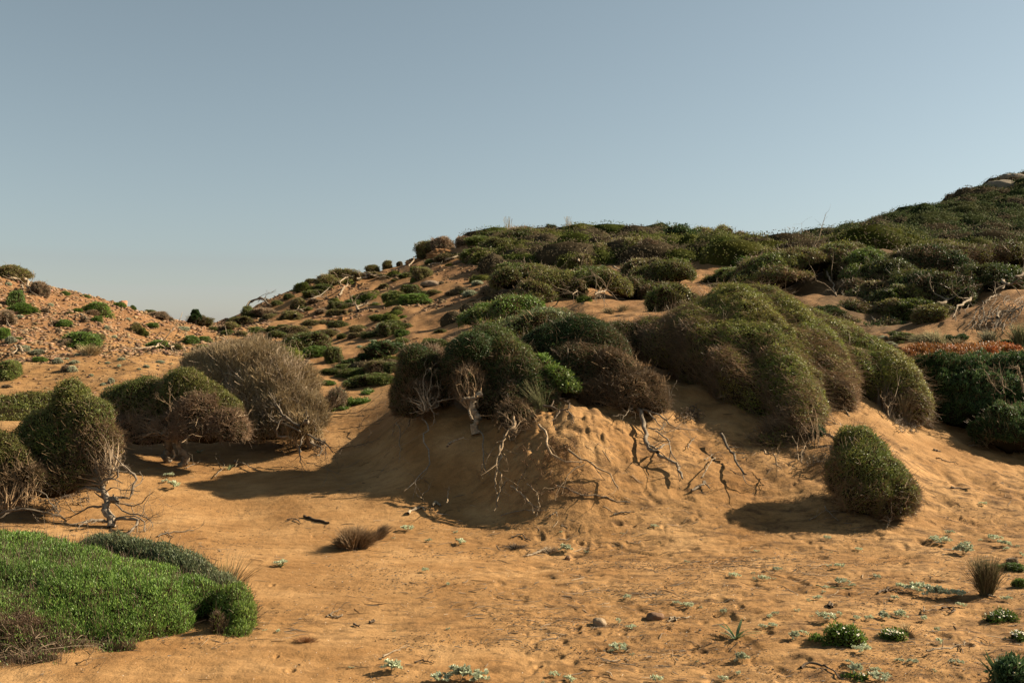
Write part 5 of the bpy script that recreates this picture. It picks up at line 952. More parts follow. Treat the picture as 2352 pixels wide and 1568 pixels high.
# ------------------------------------------------------------------ plants of the open sand
def rosette(rg, k, spread_, H, m, col=SILVER, leaf=.045):
    st = np.zeros((k, 3)); a = rg.uniform(0, 6.28, k); rr = spread_ * rg.random(k) ** .6
    tip = np.stack([np.cos(a) * rr, np.sin(a) * rr, H * rg.uniform(.45, 1, k) * (1 - .35 * (rr / spread_) ** 2)], 1)
    t = np.linspace(0, 1, 4)[None, :, None]; ps = tip[:, None] * t * np.array([1, 1, 1]) + np.array([0, 0, .02]) * np.sin(t * 3.14)
    tubes(m, ps, np.ones((k, 4)) * .0035, np.array([.2, .2, .12]))
    for i in range(k):
        n_ = 11; d = np.stack([rg.normal(0, .8, n_), rg.normal(0, .8, n_), rg.uniform(.0, 1.0, n_)], 1) + [math.cos(a[i]) * .3, math.sin(a[i]) * .3, 0]
        q = ps[i, 2] * .35 + tip[i] * .65 + rg.normal(0, .008, (n_, 3)); L_ = leaf * rg.uniform(.6, 1.2, n_)
        leaves(m, q, d, rg.normal(size=(n_, 3)), L_, L_ * .62, col * rg.uniform(.6, 1.5, (n_, 1)) * np.array([1, 1, .95]))
        d2 = d + rg.normal(0, .4, d.shape); leaves(m, q + unit(d) * L_[:, None] * .5, d2, rg.normal(size=(n_, 3)), L_ * .6, L_ * .4, col * rg.uniform(.7, 1.6, (n_, 1)))
SP = []
for i_, (k_, sp_, h_) in enumerate([(9, .5, .5), (16, .5, .55), (24, .5, .65), (6, .5, .4), (13, .55, .45)]):
    rg = np.random.default_rng(200 + i_); m = Mesh(); rosette(rg, k_, sp_, h_, m, SILVER, .17); o = m.build('sand_plant', M_LEAF); SP.append(o.data); bpy.data.objects.remove(o)
land('the brown spiky tuft', 810, 1240); land('the grey-brown angular stone', 1377, 1430); land('the low dark stone', 1505, 1420); land('the strap-leaved plant', 1690, 1450); land('the daisy-dotted green clump', 1925, 1460)
land('the sparse daisy clump', 2060, 1450); land('the tall dark tuft', 2268, 1340); land('the row of footprints', 1800, 1218); land("the flowering strap-leaf clump", 2320, 1530); land('the flattened dark clump', 1185, 1252)
land('the weathered plank', 727, 1192); land('the pale driftwood knot', 955, 1172); land('the forked pale twig', 2040, 1210); land("the low green patch", 2320, 1305); land('the paired moss cushions', 1970, 1555)
PL = {'5': [(1405,935,50,40),(1480,985,90,80),(1440,880,70,50)], 'b': [(1355,278,95,50),(1765,292,48,32),(1230,337,28,18),(1520,370,55,18),(1795,388,85,28),(1500,628,55,50),(1690,742,55,32),(1230,1132,28,28),(1700,1118,45,32),(868,1452,42,32),(1210,1484,145,60),(1800,1567,190,90),(1960,1560,170,90),(1650,1567,150,65),(260,572,90,60),(240,1137,55,22),(130,1130,40,16)],
 'c': [(525,292,34,24),(1325,252,58,24),(560,467,92,66),(740,472,38,46),(1600,547,44,36),(1090,862,62,52),(1500,908,64,28),(1600,937,94,46),(1710,932,32,26),(1915,1003,72,62),(1018,1067,64,52),(1120,1112,72,28),(1025,1302,130,80),(945,1317,54,42),(1125,1337,38,32),(470,1524,76,60),(590,1567,94,42),(370,1567,40,22),(1340,1567,94,82),(2070,1412,98,86),(1910,1552,84,46),(2040,1504,62,40),(2010,672,84,50),(1045,302,28,16),(2200,457,44,32),(2350,1100,50,40),(750,1300,20,14),(1690,1390,30,14),(1565,1335,24,14)],
 'd': [(2000,62,54,42),(1708,308,74,46),(1640,398,128,60),(1590,362,90,36),(1690,380,50,50),(1830,478,138,70),(2105,362,98,60),(2175,412,98,62),(2200,442,58,36),(1870,392,58,36),(675,352,54,42),(945,442,54,32),(780,597,84,54),(680,574,48,26),(245,612,64,32),(800,742,104,60),(875,757,54,40),(1085,687,84,50),(1305,772,72,62),(1445,808,158,70),(1600,860,155,100),(1770,842,134,78),(1240,867,64,52),(1825,927,78,50),(580,862,74,36),(505,882,48,26),(655,765,54,24),(640,795,40,24),(410,962,48,32),(230,990,60,40),(180,1015,70,40),(120,1105,70,50),(200,1095,60,40),(400,1210,90,70),(480,1165,80,50),(660,1040,150,76),(780,1005,64,50),(925,1030,50,44),(1020,1042,64,62),(1140,1028,94,60),(1300,1015,94,60),(1500,1050,80,60),(1610,1142,54,60),(1635,1250,80,60),(960,1330,124,100),(1285,1392,64,44),(1390,1416,82,60),(870,1422,78,46),(1740,1400,60,40),(1800,1410,80,46),(1585,1487,42,38),(930,1500,120,80),(1070,1484,84,54),(2190,872,84,50),(2290,412,38,26),(130,702,84,60),(42,690,44,32),(30,640,34,26),(2335,502,44,62),(370,1002,24,16),(535,1002,30,20),(215,692,30,24),(700,460,26,16),(1985,358,40,24),(1835,330,24,14),(1160,1300,30,20),(1130,1560,150,60),(810,1480,30,16)]}
rg = np.random.default_rng(8)
for crop, rows in PL.items():
    for (x, y, w, h) in rows:
        px, py = cu(crop, x, y); p = hit(px, py - 1.5); s = p[1] / F * .2686
        me = SP[3 if w < 50 else (rg.choice([0, 4]) if w < 85 else rg.choice([1, 2, 4]))]
        o = bpy.data.objects.new('sand_plant', me); C.objects.link(o); o.location = p - np.array([0, 0, .008]); sc_ = w * s * 1.3; o.scale = (sc_, sc_, max(h * s * 2.0, sc_ * .95)); o.rotation_euler = (0, 0, rg.uniform(0, 6.28))
        size = 'tiny' if w < 45 else ('bushy' if w > 100 else 'small')
        tag(o, caption(f'{size} silvery-leaved sand plant', px, py, 16), 'plant', 'silvery sand plants')
def mound_plant(label, k, x, y, w, h, seed, col=BRIGHT, flowers=0, name='green_clump', leaf=.03, strap=0):
    rg = np.random.default_rng(seed); px, py = cu(k, x, y); p = hit(px, py); s = p[1] / F * .2686; Wm, H = w * s * 1.5, h * s * .62
    root = tag(empty(name, p), label, 'plant'); m = Mesh(); bl = []
    for i in range(7):
        a = rg.uniform(0, 6.28); d = rg.uniform(.0, .33); r = rg.uniform(.14, .24)
        bl.append((np.array([math.cos(a) * d * Wm, (math.sin(a) * d + .25) * Wm * .8, H * .2]), np.array([r * Wm, r * Wm, H * rg.uniform(.5, .8)]), 0, .03))
    crown(m, bl, 9000, leaf, leaf * .4, (col, col * .75), rg, (0, 0, .4), .035, bfreq=7, twig_len=.06, twig_r=.0015, clip=False, nz_dir=.7, corescale=.85); m.build('foliage', M_LEAF, root)
    if strap:
        m = Mesh(); st = np.stack([rg.uniform(-.45, .45, strap) * Wm, rg.uniform(0, .5, strap) * Wm, np.full(strap, H * .1)], 1); d = np.stack([rg.normal(.1, .35, strap), rg.normal(-.1, .35, strap), np.ones(strap)], 1)
        ps = walk(st, d, H * rg.uniform(.8, 1.5, strap), 6, .06, np.array([.06, -.03, -.14]), rg)
        w_ = .009 * np.array([1, 1.2, 1.1, .9, .6, .1])
        sd = unit(np.cross(d, [0, 1.0, .1]))[:, None] * w_[None, :, None]
        V = np.stack([ps - sd, ps + sd], 2); idx = np.arange(strap * 12).reshape(strap, 6, 2)
        q = np.stack([idx[:, :-1, 0], idx[:, :-1, 1], idx[:, 1:, 1], idx[:, 1:, 0]], -1).reshape(-1, 4); m.add(V, [q], np.repeat(np.array([.09, .13, .05]) * rg.uniform(.6, 1.6, (strap, 1)), 12, 0)); m.build('strap_leaves', M_LEAF, root)
    if flowers:
        m = Mesh(); w_ = surfpts2(bl, flowers, rg)
        for q in w_:
            a0 = rg.uniform(0, 1); a = a0 + np.arange(9) * 2 * np.pi / 9; up = unit(np.array([rg.normal(.2, .3), rg.normal(-.5, .3), 1])); e1 = unit(np.cross(up, [0, 1, 0.])); e2 = np.cross(up, e1)
            d = np.cos(a)[:, None] * e1 + np.sin(a)[:, None] * e2; q = q + up * .025
            leaves(m, np.repeat(q[None], 9, 0), d, np.cross(d, up), .013, .008, np.tile(np.array([[.8, .78, .7]]), (9, 1))); 
            leaves(m, (q + up * .002)[None] - e1 * .005, e1[None], e2[None], .010, .010, np.array([[.75, .5, .06]]))
        m.build('blossoms', M_LEAF, root)
    return root
def surfpts2(bl, n, rg):
    out = []
    while len(out) < n:
        c, r, a, b_ = bl[rg.integers(len(bl))]; q = unit(rg.normal(size=3)); 
        if q[2] < .2: continue
        out.append(c + q * r * 1.03)
    return out
mound_plant('bright feathery green clump dotted with white daisies', 'd', 800, 1262, 330, 250, 301, BRIGHT * 1.1, 26)
mound_plant('small green lobe attached at the shaded side of the daisy clump', 'd', 580, 1215, 110, 80, 302, BRIGHT)
mound_plant('sparse clump crowded with white daisies under dry grass stalks', 'd', 1220, 1205, 200, 120, 303, BRIGHT * .9, 44)
mound_plant('long green clump with white daisies at the edge of the sand', 'd', 2230, 1055, 260, 110, 304, BRIGHT * .8, 30)
mound_plant('dark green clump with white daisies, cut by the picture edge', 'd', 2330, 1210, 140, 110, 305, BRIGHT * .7, 22)
mound_plant('small moss-like green cushion by the bottom sand plants', 'd', 850, 1535, 110, 56, 306, BRIGHT * .8)
mound_plant('larger moss-like green cushion under silvery leaves', 'd', 980, 1560, 110, 80, 307, BRIGHT * .7, 3)
mound_plant('dark strap-leaved clump with white flowers in its own shadow', 'd', 2270, 1590, 260, 300, 308, np.array([.04, .075, .03]), 46, leaf=.05, strap=120)
mound_plant('flowering weeds with white blooms at the foot of the dune front', 'a', 540, 1060, 150, 110, 309, np.array([.05, .08, .04]), 40, leaf=.05)
mound_plant('low daisy patch on the sandy lip in the hollow', '7', 720, 470, 220, 50, 310, BRIGHT * .8, 30, leaf=.06)
mound_plant('tiny daisy patch higher on the sandy lip in the hollow', '7', 770, 375, 90, 30, 311, BRIGHT * .8, 12, leaf=.05)
mound_plant('leafy low weeds along the shaded base of the green hollow', '7', 520, 525, 160, 40, 312, BRIGHT * .8, 8, leaf=.05)
grass('dry pale stalks rising behind the sparse daisy clump', 'd', 1340, 1130, 100, 100, 60, 86, (-.1, 0), STRAW, .0025, spread=.25)
# strap-leaved plant
def strap_plant(label, k, x, y, w, h, n, seed, col):
    rg = np.random.default_rng(seed); px, py = cu(k, x, y); p = hit(px, py); s = p[1] / F * .2686; H = h * s
    a = rg.uniform(0, 6.28, n); d = np.stack([np.cos(a) * .6, np.sin(a) * .4, np.ones(n)], 1); ps = walk(np.zeros((n, 3)) - [0, 0, .01], d, H * rg.uniform(.6, 1.25, n), 8, .05, np.array([0, 0, -.16]), rg)
    ps = ps + (np.linspace(0, 1, 8) ** 1.5)[None, :, None] * (np.stack([np.cos(a), np.sin(a), 0 * a], 1) * w * s * .22)[:, None]
    w_ = .011 * np.array([.8, 1, 1.15, 1.15, 1, .8, .5, .05]); sd = unit(np.cross(d, np.stack([np.cos(a), np.sin(a), 0 * a], 1)))[:, None] * w_[None, :, None]
    V = np.stack([ps - sd, ps + sd], 2); idx = np.arange(n * 16).reshape(n, 8, 2); q = np.stack([idx[:, :-1, 0], idx[:, :-1, 1], idx[:, 1:, 1], idx[:, 1:, 0]], -1).reshape(-1, 4)
    m = Mesh(); m.add(V, [q], np.repeat(col * rg.uniform(.7, 1.5, (n, 1)), 16, 0)); o = m.build('strap_leaved_plant', M_LEAF); o.location = p; return tag(o, label, 'plant')
strap_plant('strap-leaved green plant fanning out alone on sand', 'c', 2020, 1205, 260, 210, 16, 320, np.array([.11, .16, .07]))
strap_plant('small pale strap-leaved plant near the weathered plank', 'b', 265, 575, 100, 65, 8, 321, np.array([.2, .25, .12]))
strap_plant('tiny strap-leaved sprout under the dry shrub', '5', 1960, 815, 80, 60, 8, 322, np.array([.16, .19, .09]))
strap_plant('strap-leaved sprout beside the two stout trunks', '5', 1695, 665, 90, 50, 9, 323, np.array([.16, .19, .09]))
strap_plant('dark strap-leaved shoot on top of the lone rounded shrub', 'a', 990, 1050, 90, 110, 10, 324, np.array([.07, .11, .05]))

# ------------------------------------------------------------------ dead wood lying or hanging, each a thing
def wood(label, paths, tint, seed, name='dead_branch', cat='dead wood', lift=.02, kids=(3, 2), lenf=.4, gp=True, group=None, spread=.6, sides=6, knob=.15):
    rg = np.random.default_rng(seed); P0 = []
    for k, L, r0, r1 in paths: P0.append((gpath(k, L, lift) if gp is True else ypath(k, L, *gp), r0, r1))
    m = Mesh(); branchy(m, P0, rg, tint, kids=kids, lenf=lenf, spread=spread, sides=sides, m_=14, knob=knob, bend=(0, 0, 0))
    o0 = P0[0][0][0]; o = m.build(name, M_BARK, None, o0); o.location = o0; return tag(o, label, cat, group)
PW, DW = BLEACH, DARKB
wood('weathered dark plank lying on the sand', [('b', [(465, 150), (560, 180), (675, 212)], .028, .02)], np.array([.09, .065, .045]), 401, 'driftwood_plank', kids=(), knob=.05)
wood('dark crooked twig beside the weathered plank', [('b', [(320, 178), (370, 172), (410, 188), (440, 212)], .014, .006), ('b', [(330, 190), (290, 205)], .007, .004)], DW, 402, kids=(3, 1))
wood('pale splintered driftwood knot on open sand', [('b', [(1350, 130), (1375, 105), (1430, 90), (1470, 72), (1505, 105)], .03, .012), ('b', [(1400, 95), (1440, 65)], .02, .008)], PW, 403, 'driftwood')
wood('second pale driftwood chunk nearer the dune shadow', [('b', [(1560, 60), (1590, 30), (1630, 65)], .03, .018)], PW, 404, 'driftwood', kids=(2,))
wood('dark curved twig above the flattened clump', [('c', [(95, 330), (180, 315), (215, 340), (265, 360)], .014, .006)], DW, 405)
wood('long pale blade-like strip of bark on the sand', [('c', [(225, 488), (310, 465), (400, 430)], .012, .02)], PW * 1.2, 406, 'driftwood', kids=(), knob=.03)
wood('thin brown stick under the dune foot', [('c', [(970, 138), (1060, 125), (1150, 113)], .012, .007)], BARK * .7, 407, kids=())
wood('forked pale stick beside the low dark stone', [('c', [(1430, 1045), (1500, 1030), (1560, 1020), (1640, 1010)], .012, .006), ('c', [(1450, 1035), (1495, 1018), (1500, 1045)], .016, .01)], PW, 408, kids=(2,))
wood('brown litter of broken sticks near the bright green mat', [('b', [(655, 1010), (700, 985), (780, 950)], .008, .005), ('b', [(680, 1000), (740, 1015), (795, 998)], .012, .008)], PW * .8, 409, 'broken_sticks', kids=(5, 2))
wood('dark little heap of sticks behind the small rusty tuft', [('b', [(890, 1075), (930, 1095)], .012, .006), ('b', [(1030, 1060), (1070, 1045)], .014, .008)], DW, 410, 'broken_sticks', kids=(4, 2))
wood('thin pale stem curving across the lower sand', [('b', [(1140, 1360), (1220, 1320), (1300, 1285), (1400, 1272)], .008, .003)], PW, 411, kids=(2,))
wood('dark twig heap on the lower sand', [('b', [(1410, 1400), (1480, 1385), (1555, 1400)], .009, .004)], DW, 412, 'broken_sticks', kids=(6, 2))
wood('twig with dark bark near the shaded trunk shrub', [('5', [(1350, 1385), (1420, 1360), (1530, 1350), (1660, 1335)], .012, .006), ('5', [(1410, 1340), (1480, 1400)], .008, .004)], BARK * .6, 413, kids=(3, 2))
wood('thin stick below the two stout trunks', [('5', [(1580, 810), (1640, 780), (1700, 755)], .01, .005)], BARK * .8, 414)
wood('pale bent stick on the sand by the dry shrub', [('5', [(2010, 750), (2090, 785), (2205, 832)], .016, .01), ('5', [(2010, 750), (2030, 775), (2015, 805)], .012, .006)], PW, 415, kids=(1,), lift=.05)
wood('brown bent twig under the dry shrub', [('5', [(1840, 890), (1880, 840), (1920, 790), (1910, 740)], .01, .004)], BARK, 416, kids=(2,), lift=.04)
wood('long dead runner crossing the dune foot', [('8', [(480, 1180), (600, 1240), (720, 1250), (850, 1275), (960, 1290), (1115, 1310)], .016, .01)], BARK * .8, 417, 'fallen_branch', kids=(3, 1))
wood('pale root curving down the sunny face of the dune', [('8', [(330, 690), (385, 750), (400, 860), (420, 920), (510, 990), (600, 1012), (710, 1020)], .026, .01)], PALE * 1.1, 418, 'exposed_root', lift=.12)
wood('long arching root from the sunny face to the dune foot', [('8', [(580, 930), (650, 985), (760, 1030), (850, 1080), (930, 1130), (980, 1200), (1005, 1285)], .02, .009)], PALE * .95, 419, 'exposed_root', lift=.14)
wood('thin root looping over the sunny face', [('8', [(720, 1045), (620, 1100), (540, 1190), (490, 1260), (470, 1350)], .012, .005)], PALE * .8, 420, 'exposed_root', lift=.12)
wood('bundle of pale roots spilling at the dune foot', [('8', [(90, 1220), (180, 1290), (250, 1360), (330, 1395)], .022, .012), ('8', [(150, 1240), (160, 1170), (215, 1095)], .012, .005), ('8', [(230, 1210), (310, 1280), (340, 1400)], .012, .006), ('8', [(280, 1440), (300, 1400), (330, 1395)], .02, .012)], PALE, 421, 'exposed_root', kids=(5, 3), lift=.1)
wood('dark runner roots along the base of the dune', [('8', [(10, 1435), (140, 1415), (270, 1410), (400, 1390)], .012, .006), ('8', [(440, 1440), (480, 1400), (490, 1450)], .012, .006)], BARK * .7, 422, 'exposed_root', lift=.04)
wood('curly dark root clump high on the dune crest', [('8', [(370, 550), (440, 560), (510, 590), (580, 570), (590, 530), (540, 500)], .024, .01), ('8', [(510, 590), (480, 640), (440, 680)], .016, .006), ('8', [(560, 590), (610, 650), (620, 700)], .014, .005), ('8', [(440, 550), (470, 470), (520, 490)], .014, .006)], DW * 1.2, 423, 'exposed_root', kids=(5, 3), lift=.16)
wood('thick grey log on the crest beside the pale grass', [('8', [(450, 270), (480, 320), (540, 350), (600, 355), (640, 400), (650, 440)], .06, .055)], BARK * 1.1, 424, 'fallen_log', kids=(2,), lift=.12, sides=8)
wood('hooked grey branch standing behind the crest log', [('8', [(700, 268), (655, 275), (670, 310), (715, 335), (710, 380)], .022, .014)], BARK, 425, lift=.2, kids=(3,))
wood('dark forked root casting a crooked shadow at the dune foot', [('8', [(1880, 800), (1920, 860), (1930, 910), (1990, 940), (2000, 1040), (2050, 1090), (2095, 1140)], .035, .014), ('8', [(1930, 910), (1970, 895), (2020, 900)], .018, .01)], BARK * .7, 426, 'exposed_root', kids=(3, 1), lift=.16)
wood('pale stick leaning on the dune foot', [('8', [(1710, 1140), (1760, 1060), (1830, 955)], .014, .008)], PW * .9, 427, lift=.1, kids=(2,))
wood('knot of grey roots at the dune foot', [('8', [(1635, 1220), (1700, 1190), (1750, 1160), (1790, 1215)], .022, .01), ('8', [(1740, 1140), (1735, 1180)], .02, .015)], BARK * 1.2, 428, 'exposed_root', lift=.05)
wood('thin stems scattered beneath the snaking root', [('8', [(1600, 870), (1640, 800), (1680, 760)], .01, .004), ('8', [(1740, 970), (1800, 930), (1870, 890)], .008, .004)], BARK, 429, kids=(3, 2), lift=.05)
wood('forked pale twig below the lone rounded shrub', [('d', [(1175, 240), (1205, 190), (1185, 130)], .012, .006), ('d', [(1200, 180), (1250, 110)], .01, .004), ('d', [(1200, 190), (1120, 160)], .008, .004)], PW, 430, lift=.05, kids=(2, 1))
wood('long thin pale stem in the lone shrub shadow', [('d', [(510, 190), (570, 150), (650, 115)], .008, .004)], PW, 431, kids=(1,))
wood('brown stick slanting beside the lone shrub shadow', [('d', [(645, 65), (690, 130), (765, 188)], .01, .005)], BARK, 432, kids=(1,))
wood('dark pointed strip of bark on the sunny sand slope', [('e', [(1725, 542), (1800, 552), (1890, 562)], .02, .01)], DW, 433, 'driftwood', kids=())
wood('thin brown runner on the sunny sand slope', [('e', [(1600, 290), (1690, 320), (1790, 340)], .012, .006)], DW * 1.2, 434, kids=(4, 2))
wood('short dark bark piece high on the sunny sand slope', [('e', [(1580, 220), (1640, 233)], .025, .012)], DW * .8, 435, 'driftwood', kids=())
wood('short pale stick high on the sunny sand slope', [('e', [(1880, 186), (1930, 182), (1990, 186)], .014, .008)], PW, 436, kids=(1,))
wood('pale dead branch lying over the lower sand plants', [('d', [(1500, 1330), (1620, 1310), (1720, 1305), (1840, 1275)], .012, .005), ('d', [(1820, 1280), (1830, 1240)], .006, .003)], PW * .8, 437, kids=(3, 1), lift=.06)
wood('dark dead sticks among the sand plants', [('d', [(1100, 805), (1180, 780), (1310, 815)], .014, .006), ('d', [(1170, 800), (1190, 760)], .012, .006)], DW, 438, 'broken_sticks', kids=(6, 3))
wood('curled dark vine below the tall dark tuft', [('d', [(1650, 940), (1690, 925), (1760, 950), (1720, 980), (1680, 970)], .012, .006)], DW, 439, kids=(3, 1))
wood('short dark stump of root near the daisy clumps', [('d', [(680, 920), (690, 890), (710, 930)], .02, .01)], DW, 440, 'stump', kids=(3,), cat='stump')
wood('green fallen stalk across the sand plants', [('d', [(570, 745), (700, 760), (850, 768)], .009, .005)], np.array([.14, .15, .07]), 441, kids=())
wood('dark dead runners at the bottom edge of the sand', [('d', [(440, 1445), (520, 1425), (620, 1440), (700, 1470), (770, 1540)], .014, .006)], DW, 442, 'broken_sticks', kids=(7, 3))
wood('small pale stick by the tall dark tuft', [('d', [(2040, 825), (2110, 845)], .012, .007)], PW * .8, 443, kids=())
wood('upright dead stick in the sand beyond the tall tuft', [('d', [(1490, 975), (1488, 925)], .01, .006), ('d', [(1480, 975), (1590, 948)], .007, .004)], PW * .8, 444, kids=(), lift=.03)
wood('pale forked root dangling on the shaded dune face', [('7', [(1150, 615), (1090, 655), (1045, 690), (1015, 740), (1005, 800)], .016, .005), ('7', [(1150, 615), (1162, 670), (1135, 730), (1090, 780), (1070, 820)], .013, .005), ('7', [(1045, 690), (1075, 760), (1070, 900), (1075, 1010)], .014, .006)], PALE, 484, 'exposed_root', kids=(4, 1), lift=.16)
wood('long grey root wandering down the middle of the shaded face', [('7', [(1260, 640), (1300, 690), (1320, 735), (1275, 770), (1300, 880), (1320, 980), (1300, 1070), (1230, 1150), (1130, 1240)], .02, .007)], BARK * 1.2, 485, 'exposed_root', kids=(5, 1), lift=.12)
wood('thin dark root curving down beside the forked trunk', [('7', [(1740, 750), (1790, 800), (1785, 900), (1775, 980), (1800, 1070), (1840, 1130)], .014, .006)], BARK, 486, 'exposed_root', kids=(3, 1), lift=.12)
wood('sunlit broken stub poking from the shaded dune face', [('7', [(1478, 915), (1510, 885), (1560, 858), (1620, 850)], .03, .014)], BLEACH * 1.1, 487, 'dead_branch', kids=(1,), lift=.22)
wood('upright pale twig in the sunlit edge of the shaded dune foot', [('7', [(1470, 1350), (1480, 1280), (1492, 1220)], .012, .006)], PALE, 488, 'dead_branch', kids=(1,), lift=.1)
wood('crooked pale rootlets at the lit border of the dune shadow', [('7', [(1255, 1310), (1210, 1260), (1205, 1205)], .012, .006), ('7', [(1255, 1280), (1310, 1230), (1330, 1200)], .01, .005), ('7', [(1110, 1250), (1200, 1180), (1260, 1130)], .01, .005)], PALE * .9, 489, 'exposed_root', kids=(3, 1), lift=.08)
wood('brown brushy runners along the shaded rim of the dune', [('7', [(480, 560), (620, 570), (760, 540), (900, 500)], .014, .006), ('7', [(540, 690), (700, 680), (900, 640)], .01, .005), ('7', [(560, 860), (720, 830), (850, 800)], .01, .005)], BARK * .6, 490, 'exposed_root', kids=(8, 3), lift=.05)
def brush(label, k, rect, n, tint, seed, r=.009, ln=60, up=.18):
    rg = np.random.default_rng(seed); P0 = []; x0, y0, x1, y1 = rect; x, y = rg.uniform(x0, x1), rg.uniform(y0, y1)
    for i in range(n):
        a = rg.normal(0, 1.0) + (np.pi if i % 2 else 0); nx, ny = np.clip(x + math.cos(a) * ln * rg.uniform(.6, 2), x0, x1), np.clip(y + math.sin(a) * ln * .6, y0, y1)
        P0.append((k, [(x, y), ((x + nx) / 2 + rg.normal(0, 10), (y + ny) / 2 + rg.normal(0, 8), up * rg.random()), (nx, ny)], r * rg.uniform(.6, 1.4), r * .5)); x, y = nx, ny
    return wood(label, P0, tint, seed + 1, 'dead_brush', kids=(3, 2), lift=.05, lenf=.55, spread=.8)
brush('tangle of dead sticks and shade under the large dry shrub', '7', (-260, 640, 420, 900), 44, DARKB * 1.3, 701)
brush('tangle of dead brown stems on sand under the cone-shaped shrub', '5', (40, 1010, 860, 1230), 60, DARKB * 1.4, 703, r=.008)
brush('dead sticks littering the bank beneath the two stout trunks', '5', (1600, 520, 2300, 800), 30, DARKB * 1.5, 705, r=.007)
brush('fallen twigs heaped at the foot of the huge olive shrub', 'a', (60, 1090, 700, 1330), 34, BARK * .9, 707, r=.007)
brush('brown brush strewn along the sunny foot of the combed ridges', 'a', (920, 900, 1560, 1030), 30, BARK * .9, 709, r=.007)
brush('dark sticks in the shadow of the dune gully', '8', (1300, 480, 1900, 760), 30, DARKB * 1.3, 711, r=.008)
# dead wood on the slopes behind
def far_wood(label, k, L, r0, r1, tint, seed, kids=(5, 3), lift=.25, name='dead_branch', more=()):
    return wood(label, [(k, L, r0, r1)] + [(k, a, b_, c_) for a, b_, c_ in more], tint, seed, name, kids=kids, lift=lift * .7, lenf=.28, spread=.8)
far_wood('white forked dead branch on the upper stony hill', '1', [(170, 250), (215, 290), (245, 300), (240, 350), (260, 375)], .09, .04, BLEACH * 1.2, 450, more=(([(215, 290), (120, 280), (60, 250)], .05, .02), ([(200, 340), (210, 375)], .04, .03)))
far_wood('curled bleached driftwood on the sandy apron', '1', [(145, 865), (185, 880), (210, 920)], .05, .03, BLEACH * 1.2, 451, more=(([(150, 870), (160, 910), (120, 930)], .025, .01),))
far_wood('long dead twigs trailing down the sandy apron', '1', [(0, 600), (60, 650), (110, 700), (180, 745), (330, 800)], .03, .01, BARK, 452)
far_wood('white curled roots under the bright shrub on the stony slope', '1', [(700, 590), (740, 620), (755, 640)], .05, .03, BLEACH * 1.1, 453)
far_wood('bleached branches spilling below the shrub at the slope foot', '1', [(1390, 800), (1370, 850), (1340, 880)], .06, .03, BLEACH, 454, more=(([(1400, 820), (1470, 860), (1500, 920)], .04, .015), ([(1330, 870), (1200, 880), (1080, 890)], .03, .012)))
far_wood('arched dead tangle at the edge of the saddle', '2', [(200, 890), (215, 820), (260, 790), (330, 800), (380, 850)], .09, .04, BLEACH * .8, 455, more=(([(230, 810), (300, 780), (370, 800)], .05, .02),), lift=.5)
far_wood('pale stump-like root on the lower central slope', '2', [(605, 925), (600, 890), (635, 870), (680, 885)], .09, .05, BLEACH, 456, kids=(3, 2), lift=.3)
far_wood('grey dead tree skeleton sprawling under the ridge shrubs', '2', [(1230, 590), (1170, 570), (1110, 590), (1050, 600), (990, 640)], .10, .04, BLEACH * .9, 457, more=(([(1230, 610), (1180, 610), (1130, 615)], .08, .04), ([(1200, 560), (1300, 585), (1390, 600)], .05, .02)), lift=.5, name='dead_tree')
far_wood('white dead branch in the middle of the ridge slope', '2', [(980, 750), (1010, 710), (1030, 690), (1060, 660)], .07, .03, BLEACH, 458, lift=.4)
far_wood('leafless grey bush on the middle slope', '2', [(700, 790), (760, 780), (840, 740), (900, 700)], .05, .02, BARK, 459, kids=(9, 5), lift=.4, name='dead_bush')
far_wood('leafless thorny bush above the cut bank', '2', [(1145, 915), (1140, 870), (1110, 850)], .07, .03, BLEACH * .8, 460, kids=(9, 5), lift=.5, name='dead_bush', more=(([(1140, 880), (1200, 850), (1230, 830)], .05, .02),))
far_wood('long pale branch lying on the upper slope', '2', [(1570, 490), (1600, 450), (1630, 410), (1640, 350)], .05, .03, BLEACH, 461, kids=(3, 2))
far_wood('pale fallen limb below the hilltop', '2', [(1885, 445), (1940, 425), (1990, 400)], .08, .04, BLEACH, 462, kids=(4, 2))
far_wood('thin pale limbs by the sandy crag', '2', [(1700, 450), (1760, 435), (1800, 430)], .05, .02, BLEACH, 463)
far_wood('spiky bare limb on the dark shrub of the upper slope', '2', [(1740, 510), (1790, 490), (1850, 485)], .08, .04, BLEACH * .9, 464, lift=.5)
far_wood('bare root web overhanging the root-hung bank', '3', [(950, 640), (1050, 650), (1130, 620), (1240, 655)], .07, .03, BLEACH * .8, 465, kids=(10, 4), lift=.5, more=(([(1100, 650), (1060, 740), (1020, 780)], .04, .02), ([(980, 650), (900, 720), (830, 780)], .04, .015), ([(1140, 700), (1100, 740), (1040, 770)], .05, .02)), name='exposed_root')
far_wood('pale hooked root at the shaded end of the root-hung bank', '3', [(765, 740), (775, 700), (795, 688)], .05, .03, BLEACH, 466, lift=.3)
far_wood('bleached stump branches in the crest scrub', '3', [(880, 490), (880, 430), (870, 390)], .07, .03, BLEACH * .8, 467, lift=.6)
far_wood('dead limbs under the crest shrub mass', '3', [(550, 610), (600, 590), (680, 560)], .05, .02, BLEACH * .7, 468, lift=.4)
far_wood('straight pale pole lying on the crest slope', '3', [(1180, 500), (1250, 535)], .05, .03, BLEACH, 469, kids=(1,))
far_wood('hanging root tangle beneath the round crest shrub', '3', [(1780, 560), (1760, 620), (1740, 660)], .05, .02, BLEACH * .8, 470, kids=(8, 4), lift=.5, more=(([(1760, 540), (1820, 560), (1880, 600)], .05, .02), ([(1800, 590), (1860, 620), (1900, 610)], .03, .015)), name='exposed_root')
